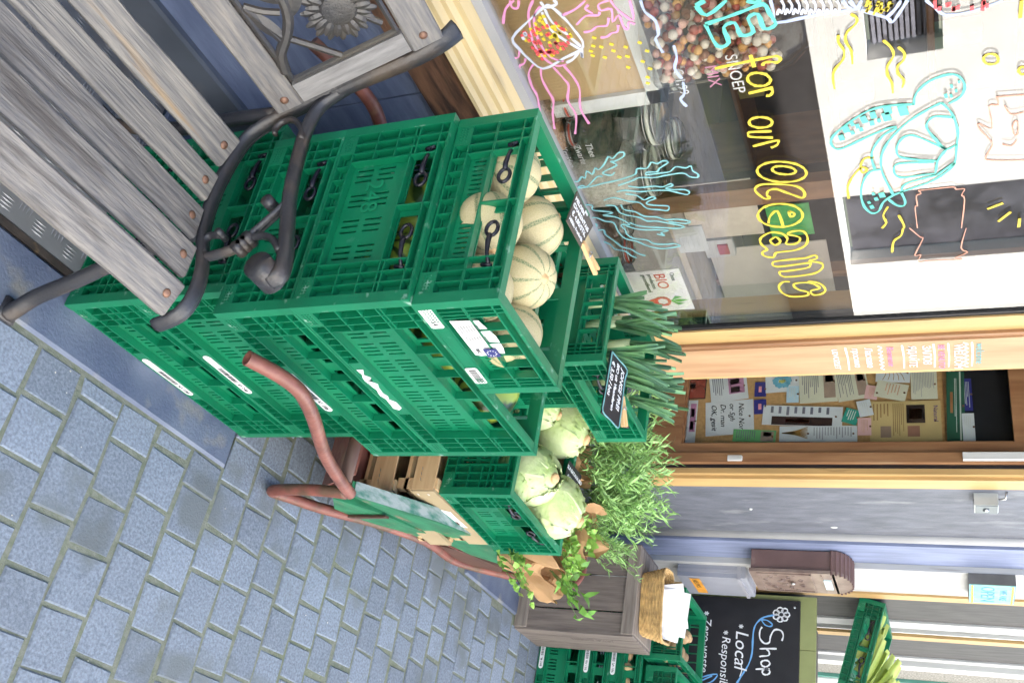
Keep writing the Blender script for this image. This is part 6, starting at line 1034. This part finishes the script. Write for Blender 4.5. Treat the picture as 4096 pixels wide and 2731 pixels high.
# white framed box that carries the candy jar
fbx = empty('framed_box', (.5, 1.60, .652), 'large white framed tan board standing behind the glass, left of the jars', 'box')
g = MB(); g.box(0, 1.03, .012, .30, 0, .36); g.build('board', mat('tan_backing', (.50, .36, .19), .5, .05, 3), fbx)
g = MB(); g.box(0, 1.06, 0, .012, 0, .035); g.box(0, 1.06, 0, .012, .345, .385); g.box(1.02, 1.06, 0, .31, 0.0, .385); g.box(0, 1.06, .012, .31, .36, .385); g.build('frame', mat('white_frame', (.62, .64, .63), .45, .05), fbx)
for i, (x, z) in enumerate([(.55, .30), (.66, .22), (.72, .30)]):
    pass
random.seed(12)
# printed card standing against the glass
bc = empty('window_card', (2.11, 1.535, .775), 'white card with red lettering standing inside the lower corner of the window', 'card')
g = MB(); g.box(0, .20, 0, .003, 0, .165); cd = g.build('card', label_m, bc)
F = frameM((0, -.0006, 0), (1, 0, 0), (0, 0, 1))
text('BIO', .045, F @ Matrix.Translation((.015, .090, 0)), mat('card_red', (.62, .06, .05), .5), 'printed_word', cd)
for s, z in (('Onze', .135), ('producten', .073), ('gecertifieerd', .056)): text(s, .017, F @ Matrix.Translation((.015, z, 0)), ink, 'printed_word', cd)
g = MB(); ribbon(g, [(.150+.019*math.cos(t), .085+.019*math.sin(t)) for t in [2*PI*i/20 for i in range(21)]], .009, F); g.slab([F @ Vector((a, b, .0008)) for a, b in ((.132, .070), (.150, .025), (.168, .070))], (0, .0006, 0)); g.build('red_ring', mat('card_red', (.62, .06, .05), .5), cd)
g = MB(); 
for dx, h__ in ((0, .05), (-.016, .035), (.016, .035)): g.slab([F @ Vector((a, b, .0008)) for a, b in ((.150, .108), (.150+dx-.007, .108+h__*.5), (.150+dx, .108+h__), (.150+dx+.007, .108+h__*.5))], (0, .0006, 0))
g.build('green_leaf', mat('card_green', (.12, .45, .06), .5), cd)
# room beyond: counter, card reader, sheets, shelf boards
def simple(name, m, boxes, label, cat, group=None, b=0):
    g = MB()
    for q in boxes: g.rbox(*q, b) if b else g.box(*q)
    return tag(g.build(name, m), label, cat, group)
brownw = mat('brown_shelf_wood', (.22, .11, .05), .5, .15, 5, .1, 30, stretch=(5, 5, 1))
beige = mat('beige_cloth', (.50, .43, .34), .8, .06, 4)
ctr = empty('shop_counter', (2.7, 2.2, .40), 'beige topped counter inside the shop behind the window', 'counter')
g = MB(); g.box(-.05, 2.0, .0, .75, 0, .30); g.build('body', mat('grey_counter', (.34, .32, .29), .6, .1), ctr); g = MB(); g.box(-.07, 2.02, -.02, .77, .30, .325); g.build('counter_top', beige, ctr)
simple('brown_board', brownw, [(2.55, 2.64, 2.16, 2.20, .40, 1.55)], 'upright brown board inside the shop, left of the counter', 'board')
sh = empty('wall_shelf', (1.9, 3.6, .4), 'dark wooden shelf unit deep inside the shop', 'shelf')
for z in (.3, .75, 1.2, 1.6): g = MB(); g.box(0, 2.2, 0, .35, z, z+.03); g.build('shelf_board', brownw, sh)
for x in (0, 1.1, 2.17): g = MB(); g.box(x, x+.03, 0, .35, 0, 1.8); g.build('upright', brownw, sh)
random.seed(31)
for i in range(14):
    x = 1.98+.14*i; z = random.choice((.73, 1.18, 1.63)); g = MB(); g.box(0, random.uniform(.05, .09), 0, .1, 0, random.uniform(.1, .2))
    tag(g.build('packet', mat('packet_%d' % (i % 4), [(.3, .25, .2), (.25, .08, .06), (.1, .2, .12), (.35, .3, .1)][i % 4], .5), None, False, (x, 3.62, z)), 'small coloured packet on the dark shelf unit inside the shop', 'packet', 'packets on the dark shelf unit')
simple('paper_sheet', mat('large_beige_sheet', (.52, .47, .41), .7, .04), [(3.16, 3.70, 2.38, 2.384, .745, 1.20)], 'large beige sheet standing on the counter inside the window', 'sheet')
simple('card_reader', mat('reader_grey', (.50, .49, .47), .4), [(3.05, 3.16, 2.34, 2.37, .745, .86)], 'pale card reader on the counter beside the large beige sheet', 'card reader', None, .004)
simple('bank_card', mat('card_dark_red', (.35, .04, .05), .4), [(3.075, 3.135, 2.332, 2.339, .80, .84)], 'small dark red payment sticker on the card reader', 'sticker')
simple('green_poster', mat('poster_green', (.10, .42, .12), .5), [(2.95, 3.14, 2.40, 2.404, 1.0, 1.16)], 'bright green poster on the wall above the card reader', 'poster')
simple('beige_paper', mat('beige_paper', (.52, .45, .36), .7), [(2.66, 2.98, 2.30, 2.303, .73, 1.0)], 'folded beige paper on the counter beside the brown board', 'paper')
simple('white_sign', mat('white_sign', (.55, .55, .52), .6), [(2.52, 2.66, 2.0, 2.004, .78, .88)], 'small white note standing behind the oat jar', 'note')
# ================================================================ NOTICE BOARD BEHIND THE DOOR GLASS
nb = empty('notice_board', (3.475, 1.655, .60), 'cork notice board with orange wooden frame, seen through the door glass', 'notice board')
cork = mat('cork', (.50, .29, .12), .8, .1, 80, .2, 80)
g = MB(); g.box(0, .015, 0, .365, 0, 1.005); g.build('cork', cork, nb)
g = MB(); g.box(-.006, .0, 0, .365, .985, 1.005); g.box(-.006, 0, .352, .365, 0, 1.0); g.box(-.006, 0, 0, .006, 0, 1.0); g.build('frame', doorwood, nb)
tb = empty('dark_board', (3.475, 1.655, 1.615), 'black board in a wooden frame above the cork notice board', 'board')
g = MB(); g.box(0, .015, 0, .365, 0, .20); g.build('panel', slate, tb); g = MB(); g.box(-.006, 0, .352, .365, 0, .2); g.box(-.006, 0, 0, .365, 0, .014); g.build('frame', doorwood, tb)
pap = {'w': (.62, .64, .68), 'c': (.62, .60, .48), 'y': (.55, .40, .18), 'b': (.03, .03, .22), 'g': (.15, .42, .16), 'p': (.70, .42, .42), 't': (.02, .28, .22), 'k': (.06, .02, .02), 'd': (.02, .10, .06), 'l': (.45, .62, .75)}
i_ = 0
for yc, zc, w_, h_2, rot_, c_, lab, art in POSTERS:
    i_ += 1; x = 3.4735-.0006*i_; e = MB(); e.box(-.0004, 0, -w_/2, w_/2, -h_2/2, h_2/2)
    o = e.build('pinned_paper', mat('paper_'+c_, pap[c_], .6, .04), None, False, (x, yc, zc), (R(rot_), 0, 0)); tag(o, lab, 'paper', 'papers pinned to the notice board')
    rnd = random.Random(i_)
    F = frameM((-.0008, w_/2, -h_2/2), (0, -1, 0), (0, 0, 1))
    def patch(u0, u1, v0, v1, col, nm='printed_picture'):
        g = MB(); g.boxm(F, u0*w_, u1*w_, v0*h_2, v1*h_2, 0, .0002); g.build(nm, mat('print_%02d%02d%02d' % tuple(int(q*99) for q in col), col, .6), o)
    def lines(u0, u1, v0, v1, n, col=(.15, .15, .2), nm='printed_text'):
        g = MB()
        for k in range(n): v = v0+(v1-v0)*k/n; g.boxm(F, u0*w_, (u0+(u1-u0)*rnd.uniform(.5, 1))*w_, v*h_2, (v+(v1-v0)/n*.35)*h_2, 0, .0002)
        g.build(nm, mat('print_%02d%02d%02d' % tuple(int(q*99) for q in col), col, .6), o)
    if art == 'photo': patch(.05, .95, .05, .95, (.30, .05, .03)); patch(.2, .5, .1, .5, (.6, .2, .1)); patch(.55, .75, .05, .2, (.03, .35, .45))
    elif art == 'people': patch(.08, .75, .50, .92, (.45, .20, .35)); patch(.2, .4, .55, .8, (.75, .4, .5)); patch(.5, .7, .55, .8, (.25, .18, .12)); lines(.1, .9, .08, .4, 6)
    elif art == 'script': 
        for k, s in enumerate(('Nice Nor', 'or Sgh', 'Dr. man', 'OK, gesit')): text(s, .030, F @ Matrix.Translation((.08*w_, (.70-.19*k)*h_2, .0004)), ink, 'handwriting', o, shear=.3)
    elif art == 'flower': patch(.3, .7, .35, .6, (.75, .3, .35))
    elif art == 'globe':
        g = MB(); ribbon(g, [(w_*(.5+.2*math.cos(t)), h_2*(.5+.2*math.sin(t))) for t in [2*PI*k/16 for k in range(17)]], w_*.22, F, .0003); g.build('painted_globe', mat('globe_blue', (.12, .36, .50), .6), o); patch(.42, .6, .4, .6, (.4, .42, .12))
    elif art == 'text': lines(.08, .92, .08, .92, 14, (.3, .3, .33))
    elif art == 'mixed': patch(.1, .9, .65, .95, (.35, .25, .2)); patch(.15, .5, .7, .9, (.2, .4, .45)); lines(.1, .9, .08, .55, 9)
    elif art == 'dark': patch(.55, .98, .12, .88, (.03, .01, .01)); patch(.65, .85, .3, .6, (.4, .06, .04)); lines(.05, .5, .1, .9, 8)
    elif art == 'grass':
        g = MB()
        for k in range(9): ribbon(g, [(w_*.45, h_2*.08), (w_*(.45+.03*(k-4)), h_2*.5), (w_*(.45+.09*(k-4)), h_2*.9)], .003, F, .0003)
        g.build('pressed_grass', mat('dry_grass', (.32, .17, .04), .7), o)
    elif art == 'stems':
        g = MB()
        for k in range(5): ribbon(g, [(w_*.1, h_2*.2), (w_*.5, h_2*(.3+.1*k)), (w_*.9, h_2*(.2+.16*k))], .0022, F, .0003)
        g.build('pressed_stems', mat('dry_grass', (.32, .17, .04), .7), o)
    elif art == 'bedding': patch(.1, .55, .52, .78, (.02, .01, .01)); patch(.2, .45, .56, .74, (.5, .25, .12)); patch(.62, .88, .53, .70, (.32, .15, .10)); patch(.62, .9, .15, .30, (.30, .2, .15)); text('Natural', .022, F @ Matrix.Translation((.12*w_, .90*h_2, .0004)), mat('print_purple', (.15, .08, .25), .6), 'printed_word', o); lines(.06, .9, .33, .5, 6, (.25, .15, .06)); lines(.06, .5, .05, .3, 5, (.25, .15, .06))
    elif art == 'mag': patch(.0, .98, .72, .80, (.5, .55, .5)); patch(.3, .6, .2, .35, (.35, .15, .06)); lines(.1, .9, .45, .6, 2, (.7, .72, .7))
    elif art == 'small': lines(.1, .9, .2, .8, 4, (.6, .62, .6))
    elif art == 'plain': lines(.1, .9, .3, .8, 5, (.6, .35, .25))
    g = MB(); g.lathe([(.004, 0), (.004, .002), (0, .003)], 8, Matrix.Translation((-.001, 0, h_2*.42)) @ Matrix.Rotation(-PI/2, 4, 'Y')); g.build('pin', rust_bolt, o, True)
